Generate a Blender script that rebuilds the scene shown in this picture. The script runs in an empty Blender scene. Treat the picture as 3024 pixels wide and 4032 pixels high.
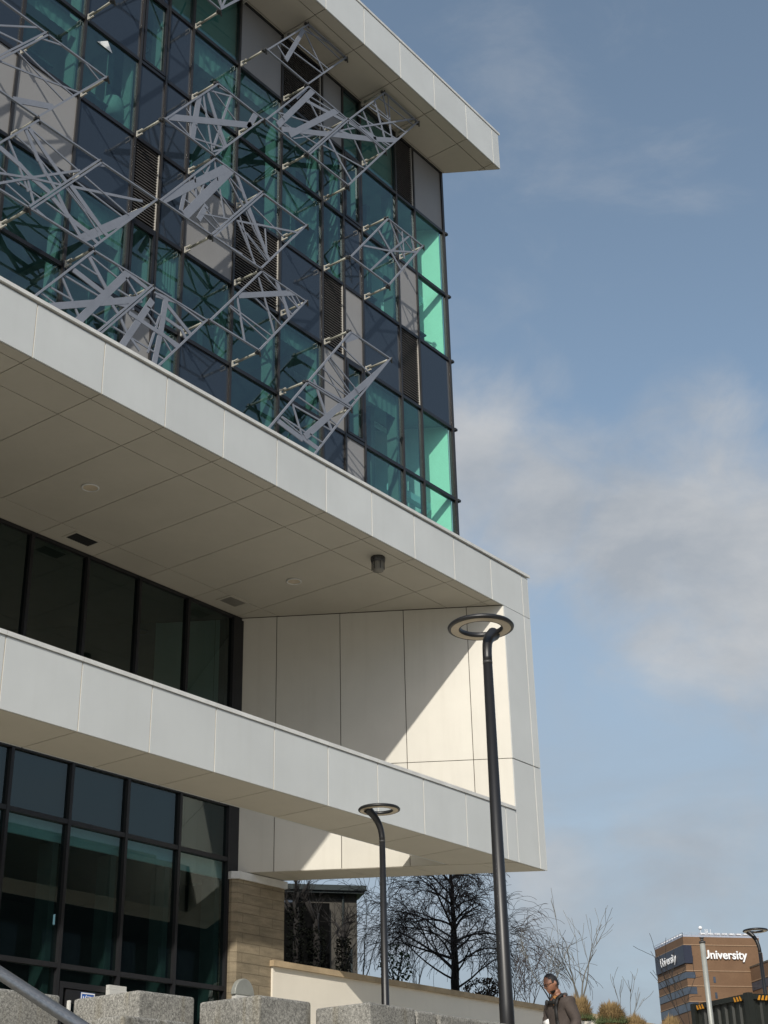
import bpy, bmesh, math, random
from mathutils import Vector, Matrix, noise as mnoise
random.seed(7)
R_ = math.radians
scene = bpy.context.scene
COL = scene.collection

# ------------------------------------------------------------------ camera
FPX, CX, CY = 5682.15, 1512.0, 2016.0
yaw, pitch, roll, WANG = R_(36.87966), R_(25.828601), R_(-1.293937), R_(32.572902)
EYE = Vector((0, 0, 1.6))
Fv = Vector((math.cos(yaw)*math.cos(pitch), math.sin(yaw)*math.cos(pitch), math.sin(pitch)))
R0 = Vector((math.sin(yaw), -math.cos(yaw), 0)); U0 = R0.cross(Fv)
Rv = R0*math.cos(roll) + U0*math.sin(roll)
Uv = -R0*math.sin(roll) + U0*math.cos(roll)
FH = Vector((math.cos(yaw), math.sin(yaw), 0))
cam = bpy.data.cameras.new('camera'); camo = bpy.data.objects.new('camera', cam); COL.objects.link(camo)
cam.sensor_fit = 'VERTICAL'; cam.sensor_height = 36.0; cam.lens = FPX/4032*36.0
cam.clip_start = 0.1; cam.clip_end = 5000
m = Matrix((Rv, Uv, -Fv)).transposed().to_4x4(); m.translation = EYE
camo.matrix_world = m
scene.camera = camo

def ray(x, y): return Fv + Rv*((x-CX)/FPX) - Uv*((y-CY)/FPX)
def onY(x, y, Y): d = ray(x, y); return EYE + d*((Y-EYE.y)/d.y)
def onZ(x, y, Z): d = ray(x, y); return EYE + d*((Z-EYE.z)/d.z)
def atD(x, y, D): return EYE + ray(x, y)*D

# ------------------------------------------------------------------ helpers
class MB:
    def __init__(s): s.v = []; s.f = []
    def poly(s, pts, faces):
        o = len(s.v); s.v += [tuple(p) for p in pts]; s.f += [tuple(i+o for i in f) for f in faces]
    def box(s, x0, x1, y0, y1, z0, z1):
        s.poly([(x0,y0,z0),(x1,y0,z0),(x1,y1,z0),(x0,y1,z0),(x0,y0,z1),(x1,y0,z1),(x1,y1,z1),(x0,y1,z1)],
               [(0,3,2,1),(4,5,6,7),(0,1,5,4),(1,2,6,5),(2,3,7,6),(3,0,4,7)])
    def obox(s, c, ax, ay, az, hx, hy, hz):
        c = Vector(c); P = []
        for k in (-1, 1):
            for a, b in ((-1,-1),(1,-1),(1,1),(-1,1)):
                P.append(c + ax*hx*a + ay*hy*b + az*hz*k)
        s.poly(P, [(0,3,2,1),(4,5,6,7),(0,1,5,4),(1,2,6,5),(2,3,7,6),(3,0,4,7)])
    def extr(s, pts, d):      # planar polygon extruded by vector d
        d = Vector(d); n = len(pts); P = [Vector(p) for p in pts]
        s.poly(P + [p+d for p in P], [tuple(range(n))[::-1], tuple(range(n, 2*n))] + [(i, (i+1) % n, (i+1) % n+n, i+n) for i in range(n)])
    def prism(s, pts2, z0, z1): s.extr([(p[0], p[1], z0) for p in pts2], (0, 0, z1-z0))
    def quad(s, a, b, c, d): s.poly([a, b, c, d], [(0, 1, 2, 3)])
    def tube(s, pts, rad, n=8, cap=True):
        pts = [Vector(p) for p in pts]
        if not isinstance(rad, (list, tuple)): rad = [rad]*len(pts)
        o = len(s.v); prev = None
        for i, p in enumerate(pts):
            t = (pts[min(i+1, len(pts)-1)] - pts[max(i-1, 0)])
            if t.length < 1e-9: t = Vector((0,0,1))
            t.normalize()
            if prev is None:
                a = t.orthogonal().normalized()
            else:
                a = prev - t*prev.dot(t)
                if a.length < 1e-6: a = t.orthogonal()
                a.normalize()
            prev = a; b = t.cross(a)
            for k in range(n):
                an = 2*math.pi*k/n
                s.v.append(tuple(p + (a*math.cos(an) + b*math.sin(an))*rad[i]))
        for i in range(len(pts)-1):
            for k in range(n):
                s.f.append((o+i*n+k, o+i*n+(k+1) % n, o+(i+1)*n+(k+1) % n, o+(i+1)*n+k))
        if cap:
            s.f.append(tuple(o+k for k in range(n))[::-1]); e = o+(len(pts)-1)*n
            s.f.append(tuple(e+k for k in range(n)))
    def lathe(s, prof, c, n=32, closed=True):
        o = len(s.v); m_ = len(prof)
        for k in range(n):
            a = 2*math.pi*k/n
            for r, z in prof: s.v.append((c[0]+r*math.cos(a), c[1]+r*math.sin(a), c[2]+z))
        for k in range(n):
            for i in range(m_ if closed else m_-1):
                j = (i+1) % m_; k2 = (k+1) % n
                s.f.append((o+k*m_+i, o+k2*m_+i, o+k2*m_+j, o+k*m_+j))
    def blob(s, c, r, seg=8, ring=6, jit=0.0, sc=(1,1,1)):
        c = Vector(c); o = len(s.v)
        for i in range(ring+1):
            t = math.pi*i/ring
            for k in range(seg):
                a = 2*math.pi*k/seg
                q = r*(1+random.uniform(-jit, jit))
                s.v.append((c.x+q*math.sin(t)*math.cos(a)*sc[0], c.y+q*math.sin(t)*math.sin(a)*sc[1], c.z+q*math.cos(t)*sc[2]))
        for i in range(ring):
            for k in range(seg):
                s.f.append((o+i*seg+k, o+(i+1)*seg+k, o+(i+1)*seg+(k+1) % seg, o+i*seg+(k+1) % seg))
    def build(s, name, mat, parent=None, smooth=False, bevel=0.0, recalc=True):
        me = bpy.data.meshes.new(name); me.from_pydata(s.v, [], s.f); me.validate(); me.update()
        if recalc:
            bm = bmesh.new(); bm.from_mesh(me); bmesh.ops.recalc_face_normals(bm, faces=bm.faces[:]); bm.to_mesh(me); bm.free()
        if smooth:
            for p in me.polygons: p.use_smooth = True
        me.materials.append(mat)
        o = bpy.data.objects.new(name, me); COL.objects.link(o)
        if parent: o.parent = parent; o.matrix_parent_inverse = Matrix.Translation(-Vector(parent.location)) if parent.rotation_euler[:] == (0,0,0) and parent.parent is None else pinv(parent)
        if bevel:
            b = o.modifiers.new('bevel', 'BEVEL'); b.width = bevel; b.segments = 3; b.limit_method = 'ANGLE'
        return o
def wmat(o):
    M = Matrix.LocRotScale(o.location, o.rotation_euler, o.scale)
    return wmat(o.parent) @ o.matrix_parent_inverse @ M if o.parent else M
def pinv(o): return wmat(o).inverted()
def tag(o, label=None, cat=None, group=None, kind=None):
    if label: o['label'] = label
    if cat: o['category'] = cat
    if group: o['group'] = group
    if kind: o['kind'] = kind
    return o
def thing(name, label, cat, loc=(0,0,0), group=None):
    o = bpy.data.objects.new(name, None); COL.objects.link(o); o.location = loc; o.empty_display_size = .2
    return tag(o, label, cat, group)
def part(o, label): o['label'] = label; return o
def clip(poly, px, py, nx, ny):      # keep side where (p-(px,py)).n <= 0
    out = []
    for i in range(len(poly)):
        a, b = poly[i], poly[(i+1) % len(poly)]
        da = (a[0]-px)*nx+(a[1]-py)*ny; db = (b[0]-px)*nx+(b[1]-py)*ny
        if da <= 0: out.append(a)
        if da*db < 0:
            t = da/(da-db); out.append((a[0]+(b[0]-a[0])*t, a[1]+(b[1]-a[1])*t))
    return out
def area(p): return abs(sum(p[i][0]*p[(i+1) % len(p)][1]-p[(i+1) % len(p)][0]*p[i][1] for i in range(len(p))))/2

# ------------------------------------------------------------------ materials
def newmat(name):
    mt = bpy.data.materials.new(name); mt.use_nodes = True; nt = mt.node_tree
    b = nt.nodes['Principled BSDF']; return mt, nt, b
def nd(nt, t, **kw):
    n = nt.nodes.new(t)
    for k, v in kw.items():
        if k.startswith('i_'): n.inputs[k[2:].replace('_', ' ')].default_value = v
        else: setattr(n, k, v)
    return n
def coords(nt, sc=(1,1,1)):
    tc = nd(nt, 'ShaderNodeNewGeometry'); mp = nd(nt, 'ShaderNodeMapping'); mp.inputs['Scale'].default_value = sc
    nt.links.new(tc.outputs['Position'], mp.inputs['Vector']); return mp.outputs[0]
def mixc(nt, fac, a, b, mode='MIX'):
    mx = nd(nt, 'ShaderNodeMix', data_type='RGBA', blend_type=mode)
    for inp, v in ((mx.inputs[0], fac), (mx.inputs[6], a), (mx.inputs[7], b)):
        if hasattr(v, 'links') or hasattr(v, 'is_linked'): nt.links.new(v, inp)
        elif isinstance(v, (int, float)): inp.default_value = v
        else: inp.default_value = (*v, 1)
    return mx.outputs[2]
def ramp(nt, fac, stops):
    r = nd(nt, 'ShaderNodeValToRGB'); e = r.color_ramp.elements
    while len(e) < len(stops): e.new(.5)
    for el, (p, c) in zip(e, stops): el.position = p; el.color = (c, c, c, 1) if isinstance(c, (int, float)) else (*c, 1)
    nt.links.new(fac, r.inputs[0]); return r.outputs[0]
def noise(nt, co, scale, detail=4, rough=.55):
    n = nd(nt, 'ShaderNodeTexNoise'); n.inputs['Scale'].default_value = scale; n.inputs['Detail'].default_value = detail; n.inputs['Roughness'].default_value = rough
    nt.links.new(co, n.inputs['Vector']); return n.outputs['Fac']
def bump(nt, b, h, strength, dist=.01):
    bp = nd(nt, 'ShaderNodeBump'); bp.inputs['Strength'].default_value = strength; bp.inputs['Distance'].default_value = dist
    nt.links.new(h, bp.inputs['Height']); nt.links.new(bp.outputs[0], b.inputs['Normal'])
def simple(name, col, rough=.5, metal=0.0, var=.12, scale=3.0, spec=.5, fine=40, bumps=0.0):
    mt, nt, b = newmat(name); co = coords(nt)
    n1 = noise(nt, co, scale); n2 = noise(nt, co, fine, 3)
    lo = tuple(c*(1-var) for c in col); hi = tuple(min(1, c*(1+var)) for c in col)
    c1 = mixc(nt, ramp(nt, n1, [(.3, 0), (.7, 1)]), lo, hi)
    c2 = mixc(nt, ramp(nt, n2, [(.3, .9), (.7, 1.0)]), (0,0,0), c1)
    nt.links.new(c2, b.inputs['Base Color']); b.inputs['Roughness'].default_value = rough; b.inputs['Metallic'].default_value = metal
    b.inputs['Specular IOR Level'].default_value = spec
    if bumps: bump(nt, b, n2, bumps)
    return mt
def cladding(name, col, stain=.10):
    mt, nt, b = newmat(name)
    g = nd(nt, 'ShaderNodeNewGeometry'); co = coords(nt)
    st = coords(nt, (6, 6, .5))
    isl = ramp(nt, g.outputs['Random Per Island'], [(0, .925), (1, 1.0)])
    c = mixc(nt, isl, (0,0,0), col)
    n1 = noise(nt, co, .9, 5); c = mixc(nt, ramp(nt, n1, [(.35, .93), (.7, 1.0)]), (0,0,0), c)
    n2 = noise(nt, st, .8, 6); c = mixc(nt, ramp(nt, n2, [(.5, 0), (.9, stain*2)]), c, (col[0]*.55, col[1]*.52, col[2]*.46))
    n4 = noise(nt, co, 5.5, 8, .7); c = mixc(nt, ramp(nt, n4, [(.66, 0), (.78, stain*3.2)]), c, (col[0]*.42, col[1]*.40, col[2]*.35))
    n3 = noise(nt, co, 90, 2); c = mixc(nt, ramp(nt, n3, [(.3, .965), (.7, 1.0)]), (0,0,0), c)
    nt.links.new(c, b.inputs['Base Color']); b.inputs['Roughness'].default_value = .5; b.inputs['Specular IOR Level'].default_value = .35
    bump(nt, b, n3, .05, .004)
    return mt
M = {}
M['fascia'] = cladding('white_aluminium_panel', (.565, .585, .58), .05)
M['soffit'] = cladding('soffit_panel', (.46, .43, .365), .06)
M['return'] = cladding('return_wall_panel', (.62, .595, .53), .09)
M['backing'] = simple('joint_backing', (.10, .085, .065), .8)
M['lit_joint'] = simple('sunlit_joint_cream', (.78, .70, .58), .6)  # cream that stands in for the sunlit edge inside each panel joint
M['coping_metal'] = simple('coping_metal', (.6, .6, .58), .4)
M['frame_dark'] = simple('dark_glazing_frame', (.016, .016, .018), .45, spec=.4)
M['mullion'] = simple('bronze_mullion', (.022, .020, .019), .4, spec=.5)
M['transom'] = simple('black_transom', (.012, .012, .014), .35)
M['grey_panel'] = cladding('grey_panel', (.265, .262, .262), .04)
M['louvre_back'] = simple('louvre_void', (.008, .008, .009), .7)
M['louvre'] = simple('louvre_slat', (.115, .108, .104), .45)
M['louvre_edge'] = simple('louvre_edge', (.42, .40, .36), .5)
M['steel_grey'] = simple('lavender_grey_coated_steel', (.19, .205, .24), .45, var=.07)
M['bracket'] = simple('pale_bracket_steel', (.40, .39, .35), .4)
M['rod'] = simple('rod_steel', (.33, .33, .28), .38)
M['clamp'] = simple('dark_clamp', (.04, .04, .04), .5)
M['lamp_black'] = simple('lamp_graphite_paint', (.011, .011, .012), .42, var=.1)
M['lamp_lens'] = simple('lamp_lens', (.46, .39, .29), .5)
M['white_plastic'] = simple('white_plastic', (.75, .75, .72), .4)
M['interior'] = simple('interior_plaster', (.27, .33, .32), .7, var=.05)
M['reveal'] = simple('window_reveal', (.25, .28, .25), .7, var=.08)
M['interior_white'] = simple('interior_white_wall', (.85, .86, .80), .7, var=.03)
M['interior_dark'] = simple('interior_dark', (.045, .055, .05), .8)
M['fin'] = simple('green_grey_fin', (.10, .128, .118), .6)
M['slab_edge'] = simple('slab_edge_blind', (.75, .92, .98), .7, var=.06)
M['vent_dark'] = simple('vent_dark', (.01, .01, .01), .7)
M['vent_grey'] = simple('vent_grey', (.19, .18, .155), .6)
M['asphalt'] = simple('asphalt', (.10, .098, .092), .9, scale=.5)
M['render_white'] = cladding('white_render', (.86, .80, .69), .04)
M['blue_sign'] = simple('blue_sign', (.03, .12, .45), .4)
M['text_white'] = simple('white_lettering', (.85, .85, .85), .5, var=.02)
M['skin'] = simple('skin', (.25, .115, .068), .45, var=.15, scale=12)
M['hair'] = simple('black_hair', (.012, .010, .010), .6)
M['jacket'] = simple('brown_grey_jacket', (.056, .043, .037), .85, var=.22, scale=9)
M['trousers'] = simple('dark_trousers', (.025, .025, .03), .9)
M['black_cloth'] = simple('black_webbing', (.008, .008, .008), .7)
M['orange_cloth'] = simple('orange_brown_collar', (.30, .13, .03), .8)
M['paper'] = simple('white_paper', (.8, .8, .78), .6)
M['bark_dark'] = simple('dark_bark', (.012, .010, .009), .9, var=.3)
M['twig'] = simple('dark_twig', (.036, .026, .023), .9, var=.3)
M['bark_grey'] = simple('pale_sapling_bark', (.13, .125, .11), .8, var=.25)
M['leaf'] = simple('evergreen_leaf', (.03, .055, .02), .7, var=.4, scale=6)
M['leaf_brown'] = simple('brown_twiggy_leaf', (.055, .04, .028), .9, var=.4, scale=6)
M['ivy'] = simple('ivy_leaf', (.005, .006, .004), .9, spec=.1, var=.5, scale=6)
M['straw'] = simple('dry_straw', (.25, .17, .075), .85, var=.3, scale=8)
M['grass'] = simple('grass_blade', (.055, .075, .022), .8, var=.4, scale=4)
M['soil'] = simple('grass_ground', (.05, .07, .025), .95, var=.4, scale=2, bumps=.4)
M['house_wall'] = simple('shaded_cream_house_wall', (.06, .055, .046), .85, var=.1)  # cream darkened so the colour carries the shadow over the house
M['house_stone'] = simple('shaded_dark_house_stone', (.0035, .0035, .0035), .95, spec=.05, var=.4, scale=5)  # dark stone taken nearly black, house shadow put into its colour
M['gutter'] = simple('dark_gutter', (.012, .02, .02), .5)
M['slate'] = simple('roof_slate', (.05, .05, .055), .7)
M['pole_grey'] = simple('galvanised_pole', (.30, .31, .29), .5, metal=.2)
M['container'] = simple('black_container_paint', (.011, .013, .010), .5, var=.3, scale=2)
M['hazard'] = simple('yellow_hazard', (.50, .22, .015), .5)
M['navy_sign'] = simple('navy_sign_panel', (.022, .026, .045), .4)
M['far_glass'] = simple('far_window_glass', (.05, .065, .09), .2, var=.3, scale=.6)
M['sand_band'] = simple('sandstone_band', (.30, .20, .125), .8)
M['plant_white'] = simple('white_roof_plant', (.75, .76, .78), .5)
M['rail_metal'] = simple('roof_rail_metal', (.35, .38, .45), .5)
M['opposite'] = simple('opposite_facade', (.035, .032, .03), .8, scale=.3, var=.3)

def mat_stainless():
    mt, nt, b = newmat('brushed_stainless'); co = coords(nt, (1, 1, 1))
    n = noise(nt, coords(nt, (220, 12, 12)), 4, 4)
    nt.links.new(ramp(nt, n, [(.3, .30), (.7, .42)]), b.inputs['Base Color']); b.inputs['Metallic'].default_value = .95
    nt.links.new(ramp(nt, n, [(.3, .28), (.7, .42)]), b.inputs['Roughness']); return mt
M['stainless'] = mat_stainless()
def mat_granite():
    mt, nt, b = newmat('speckled_granite'); co = coords(nt)
    n = noise(nt, co, 58, 5, .8); n2 = noise(nt, co, 100, 3, .7)
    c = ramp(nt, n, [(.33, (.07, .066, .058)), (.47, (.21, .205, .185)), (.60, (.36, .35, .315)), (.72, (.52, .50, .46))])
    c = mixc(nt, ramp(nt, n2, [(.36, .75), (.44, 0)]), c, (.035, .034, .034))
    n3 = noise(nt, coords(nt, (5, 5, .7)), 1.6, 4); c = mixc(nt, ramp(nt, n3, [(.55, 0), (.75, .45)]), c, (.16, .125, .05))
    n4 = noise(nt, co, 3, 5); c = mixc(nt, ramp(nt, n4, [(.35, .72), (.65, 1)]), (0, 0, 0), c)
    nt.links.new(c, b.inputs['Base Color']); b.inputs['Roughness'].default_value = .75; bump(nt, b, n, .35, .012); return mt
M['granite'] = mat_granite()
def mat_sandstone():
    mt, nt, b = newmat('coursed_sandstone')
    g = nd(nt, 'ShaderNodeNewGeometry'); sx = nd(nt, 'ShaderNodeSeparateXYZ'); nt.links.new(g.outputs['Position'], sx.inputs[0])
    ad = nd(nt, 'ShaderNodeMath', operation='ADD'); nt.links.new(sx.outputs[0], ad.inputs[0]); nt.links.new(sx.outputs[1], ad.inputs[1])
    cb = nd(nt, 'ShaderNodeCombineXYZ'); nt.links.new(ad.outputs[0], cb.inputs[0]); nt.links.new(sx.outputs[2], cb.inputs[1])
    br = nd(nt, 'ShaderNodeTexBrick'); br.inputs['Scale'].default_value = 1.0; br.inputs['Brick Width'].default_value = .95; br.inputs['Row Height'].default_value = .205
    br.inputs['Mortar Size'].default_value = .010; br.inputs['Mortar Smooth'].default_value = .3; br.inputs['Bias'].default_value = -.1; br.offset = .43
    br.inputs['Color1'].default_value = (.30, .245, .165, 1); br.inputs['Color2'].default_value = (.265, .217, .145, 1); br.inputs['Mortar'].default_value = (.185, .148, .098, 1)
    nt.links.new(cb.outputs[0], br.inputs['Vector'])
    co = coords(nt); n = noise(nt, coords(nt, (1, 1, 4)), 2.2, 6, .6); c = mixc(nt, ramp(nt, n, [(.35, .66), (.65, 1)]), (0, 0, 0), br.outputs['Color'])
    n2 = noise(nt, co, 40, 4); c = mixc(nt, ramp(nt, n2, [(.3, .84), (.7, 1)]), (0, 0, 0), c)
    nt.links.new(c, b.inputs['Base Color']); b.inputs['Roughness'].default_value = .85
    mx = nd(nt, 'ShaderNodeMath', operation='SUBTRACT'); nt.links.new(n2, mx.inputs[0]); nt.links.new(br.outputs['Fac'], mx.inputs[1])
    bump(nt, b, mx.outputs[0], .5, .01); return mt
M['sandstone'] = mat_sandstone()
M['sandstone_coping'] = simple('sandstone_coping', (.42, .32, .20), .85, var=.2, scale=2, bumps=.15)
def mat_brick():
    mt, nt, b = newmat('brown_brick'); co = coords(nt)
    n = noise(nt, co, .25, 5); c = mixc(nt, ramp(nt, n, [(.3, 0), (.7, 1)]), (.155, .088, .048), (.19, .112, .062))
    n2 = noise(nt, coords(nt, (1, 1, 3)), 3.0, 3); c = mixc(nt, ramp(nt, n2, [(.3, .8), (.7, 1)]), (0, 0, 0), c)
    nt.links.new(c, b.inputs['Base Color']); b.inputs['Roughness'].default_value = .9; return mt
M['brick'] = mat_brick()
def mat_paving():
    mt, nt, b = newmat('plaza_paving')
    br = nd(nt, 'ShaderNodeTexBrick'); br.inputs['Scale'].default_value = 1; br.inputs['Brick Width'].default_value = .6; br.inputs['Row Height'].default_value = .6; br.inputs['Mortar Size'].default_value = .006
    br.inputs['Color1'].default_value = (.46, .43, .375, 1); br.inputs['Color2'].default_value = (.41, .385, .335, 1); br.inputs['Mortar'].default_value = (.12, .11, .1, 1)
    nt.links.new(coords(nt), br.inputs['Vector']); n = noise(nt, coords(nt), 1.5, 5)
    c = mixc(nt, ramp(nt, n, [(.3, .8), (.7, 1)]), (0, 0, 0), br.outputs['Color'])
    nt.links.new(c, b.inputs['Base Color']); b.inputs['Roughness'].default_value = .85; return mt
M['paving'] = mat_paving()
M['terrace'] = simple('pale_terrace_paving', (.52, .49, .42), .85, var=.1, scale=1.2)
def mat_glass(name, tint, ior, refl=(1, 1, 1), rough=0.0, film=0.0, filmcol=(.1,.2,.2)):
    mt, nt, b = newmat(name); nt.nodes.remove(b); out = nt.nodes['Material Output']
    tr = nd(nt, 'ShaderNodeBsdfTransparent'); tr.inputs[0].default_value = (*tint, 1)
    gl = nd(nt, 'ShaderNodeBsdfGlossy'); gl.inputs['Color'].default_value = (*refl, 1); gl.inputs['Roughness'].default_value = rough
    co = coords(nt); n = noise(nt, co, .45, 2)
    bp = nd(nt, 'ShaderNodeBump'); bp.inputs['Strength'].default_value = .03; bp.inputs['Distance'].default_value = .05; nt.links.new(n, bp.inputs['Height'])
    nt.links.new(bp.outputs[0], gl.inputs['Normal'])
    lw = nd(nt, 'ShaderNodeLayerWeight'); lw.inputs[0].default_value = .5
    f0 = ((ior-1)/(ior+1))**2*1.7
    pw = nd(nt, 'ShaderNodeMath', operation='POWER'); nt.links.new(lw.outputs['Facing'], pw.inputs[0]); pw.inputs[1].default_value = 5
    fr = nd(nt, 'ShaderNodeMath', operation='MULTIPLY_ADD'); nt.links.new(pw.outputs[0], fr.inputs[0]); fr.inputs[1].default_value = 1-f0; fr.inputs[2].default_value = f0
    df = nd(nt, 'ShaderNodeBsdfDiffuse'); df.inputs[0].default_value = (*filmcol, 1)
    m0 = nd(nt, 'ShaderNodeMixShader'); n2 = noise(nt, coords(nt, (3, 3, .6)), 2.0, 5)
    nt.links.new(ramp(nt, n2, [(.3, film*.6), (.7, film*1.4)]), m0.inputs[0])
    nt.links.new(tr.outputs[0], m0.inputs[1]); nt.links.new(df.outputs[0], m0.inputs[2])
    mx = nd(nt, 'ShaderNodeMixShader'); nt.links.new(fr.outputs[0], mx.inputs[0]); nt.links.new(m0.outputs[0], mx.inputs[1]); nt.links.new(gl.outputs[0], mx.inputs[2])
    nt.links.new(mx.outputs[0], out.inputs[0]); return mt
M['glass'] = mat_glass('teal_tower_glass', (.39, .655, .62), 1.74, (.78, .95, 1.0), film=.035, filmcol=(.12, .28, .28))
M['glass_corner'] = mat_glass('brightened_corner_glass', (.50, .86, .74), 1.6, (.78, .95, 1.0), film=.02, filmcol=(.12, .28, .28))  # corner panes: lighter copy of the tower glass, sunlit brightness put into its tint
M['glass_low'] = mat_glass('dark_ground_glass', (.27, .41, .40), 1.56, (.85, .95, .95), film=.012)
def mat_spandrel():
    mt, nt, b = newmat('navy_spandrel_glass'); g = nd(nt, 'ShaderNodeNewGeometry')
    c = mixc(nt, g.outputs['Random Per Island'], (.017, .025, .038), (.024, .034, .049)); nt.links.new(c, b.inputs['Base Color'])
    b.inputs['Roughness'].default_value = .06; b.inputs['Specular IOR Level'].default_value = .55
    n = noise(nt, coords(nt), .5, 2); bump(nt, b, n, .03, .04); return mt
M['spandrel'] = mat_spandrel()

# ------------------------------------------------------------------ world, sun
SUN = Vector((1.2, .665, -1.0)).normalized()      # direction the light travels
elev = math.asin(-SUN.z); az = math.atan2(-SUN.x, -SUN.y)
w = bpy.data.worlds.new('World'); scene.world = w; w.use_nodes = True; nt = w.node_tree
bg = nt.nodes['Background']; out = nt.nodes['World Output']
sky = nd(nt, 'ShaderNodeTexSky'); sky.sky_type = 'NISHITA'; sky.sun_disc = False; sky.sun_elevation = elev; sky.sun_rotation = az
sky.air_density = 1.0; sky.dust_density = 1.6; sky.ozone_density = 1.6; sky.altitude = 60
SKY_STRENGTH = .148
hs = nd(nt, 'ShaderNodeHueSaturation'); hs.inputs['Saturation'].default_value = .82; hs.inputs['Hue'].default_value = .488; nt.links.new(sky.outputs[0], hs.inputs['Color'])
nt.links.new(hs.outputs[0], bg.inputs[0]); bg.inputs[1].default_value = SKY_STRENGTH
tc = nd(nt, 'ShaderNodeTexCoord'); dirv = tc.outputs['Generated']
def lobe(x, y, r, gain):
    d = ray(x, y).normalized()
    v = nd(nt, 'ShaderNodeVectorMath', operation='DISTANCE'); nt.links.new(dirv, v.inputs[0]); v.inputs[1].default_value = d
    mr = nd(nt, 'ShaderNodeMapRange', interpolation_type='SMOOTHSTEP'); nt.links.new(v.outputs['Value'], mr.inputs[0])
    mr.inputs[1].default_value = r; mr.inputs[2].default_value = 0; mr.inputs[3].default_value = 0; mr.inputs[4].default_value = gain
    return mr.outputs[0]
def addv(a, b, op='ADD'):
    n = nd(nt, 'ShaderNodeMath', operation=op)
    for i, v in enumerate((a, b)):
        if isinstance(v, (int, float)): n.inputs[i].default_value = v
        else: nt.links.new(v, n.inputs[i])
    return n.outputs[0]
bank = None
for a in ((1830, 1820, .11, .9), (2150, 1980, .11, .88), (2480, 2100, .115, .9), (2800, 2080, .13, .88), (3000, 2420, .13, .85), (2700, 2560, .10, .62), (2860, 1680, .065, .50), (2600, 1820, .07, .5), (2200, 1520, .05, .34),
          (2150, 3450, .075, .66), (2700, 3420, .12, .50), (3000, 3300, .09, .4)):
    l = lobe(*a); bank = l if bank is None else addv(bank, l, 'MAXIMUM')
def wn(scale, sx, detail, rough, dist=0.0, off=0.0):
    mp = nd(nt, 'ShaderNodeMapping'); nt.links.new(dirv, mp.inputs[0]); mp.inputs['Scale'].default_value = sx; mp.inputs['Location'].default_value = (off, off*.3, 0)
    n = nd(nt, 'ShaderNodeTexNoise'); n.inputs['Scale'].default_value = scale; n.inputs['Detail'].default_value = detail; n.inputs['Roughness'].default_value = rough; n.inputs['Distortion'].default_value = dist
    nt.links.new(mp.outputs[0], n.inputs['Vector']); return n.outputs['Fac']
cn = wn(12, (1, 1, 1.35), 11, .60, .45)
dens = addv(bank, addv(addv(cn, .5, 'SUBTRACT'), 1.0, 'MULTIPLY'))
mr = nd(nt, 'ShaderNodeMapRange', interpolation_type='SMOOTHSTEP'); nt.links.new(dens, mr.inputs[0])
mr.inputs[1].default_value = .08; mr.inputs[2].default_value = .86; mr.inputs[3].default_value = 0; mr.inputs[4].default_value = .93
cm = mr.outputs[0]
# thin veil everywhere and broken cloud elsewhere in the sky
vn = wn(5, (1, 1, 2.2), 8, .6, .5, 3.1)
mv = nd(nt, 'ShaderNodeMapRange', interpolation_type='SMOOTHSTEP'); nt.links.new(vn, mv.inputs[0])
mv.inputs[1].default_value = .50; mv.inputs[2].default_value = .78; mv.inputs[3].default_value = 0; mv.inputs[4].default_value = .30
cm = addv(cm, mv.outputs[0], 'MAXIMUM')
shade = wn(9, (1, 1, 1.6), 6, .6, .2, 1.7)
rp = nd(nt, 'ShaderNodeValToRGB'); nt.links.new(shade, rp.inputs[0])
rp.color_ramp.elements[0].position = .33; rp.color_ramp.elements[0].color = (.38, .415, .46, 1)
rp.color_ramp.elements[1].position = .70; rp.color_ramp.elements[1].color = (.565, .575, .585, 1)
sz = nd(nt, 'ShaderNodeSeparateXYZ'); nt.links.new(dirv, sz.inputs[0])
mh = nd(nt, 'ShaderNodeMapRange', interpolation_type='SMOOTHSTEP'); nt.links.new(sz.outputs[2], mh.inputs[0])
mh.inputs[1].default_value = .50; mh.inputs[2].default_value = .12; mh.inputs[3].default_value = 0; mh.inputs[4].default_value = .80
hz_ = addv(mh.outputs[0], addv(vn, .55, 'ADD'), 'MULTIPLY')
bg2 = nd(nt, 'ShaderNodeBackground'); nt.links.new(rp.outputs[0], bg2.inputs[0]); bg2.inputs[1].default_value = 1.0
ms = nd(nt, 'ShaderNodeMixShader'); nt.links.new(cm, ms.inputs[0]); bg3 = nd(nt, 'ShaderNodeBackground'); bg3.inputs[0].default_value = (.325, .375, .435, 1)
mz = nd(nt, 'ShaderNodeMixShader'); nt.links.new(hz_, mz.inputs[0]); nt.links.new(bg.outputs[0], mz.inputs[1]); nt.links.new(bg3.outputs[0], mz.inputs[2]); nt.links.new(mz.outputs[0], ms.inputs[1]); nt.links.new(bg2.outputs[0], ms.inputs[2])
nt.links.new(ms.outputs[0], out.inputs[0])
sl = bpy.data.lights.new('sun', 'SUN'); sl.energy = 4.05; sl.angle = R_(.55); sl.color = (1, .945, .845)
so = bpy.data.objects.new('sun', sl); COL.objects.link(so); so.location = (0, -20, 40)
so.rotation_euler = SUN.to_track_quat('-Z', 'Y').to_euler()
scene.view_settings.view_transform = 'Standard'; scene.view_settings.look = 'None'; scene.view_settings.exposure = 0; scene.view_settings.gamma = 1

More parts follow.
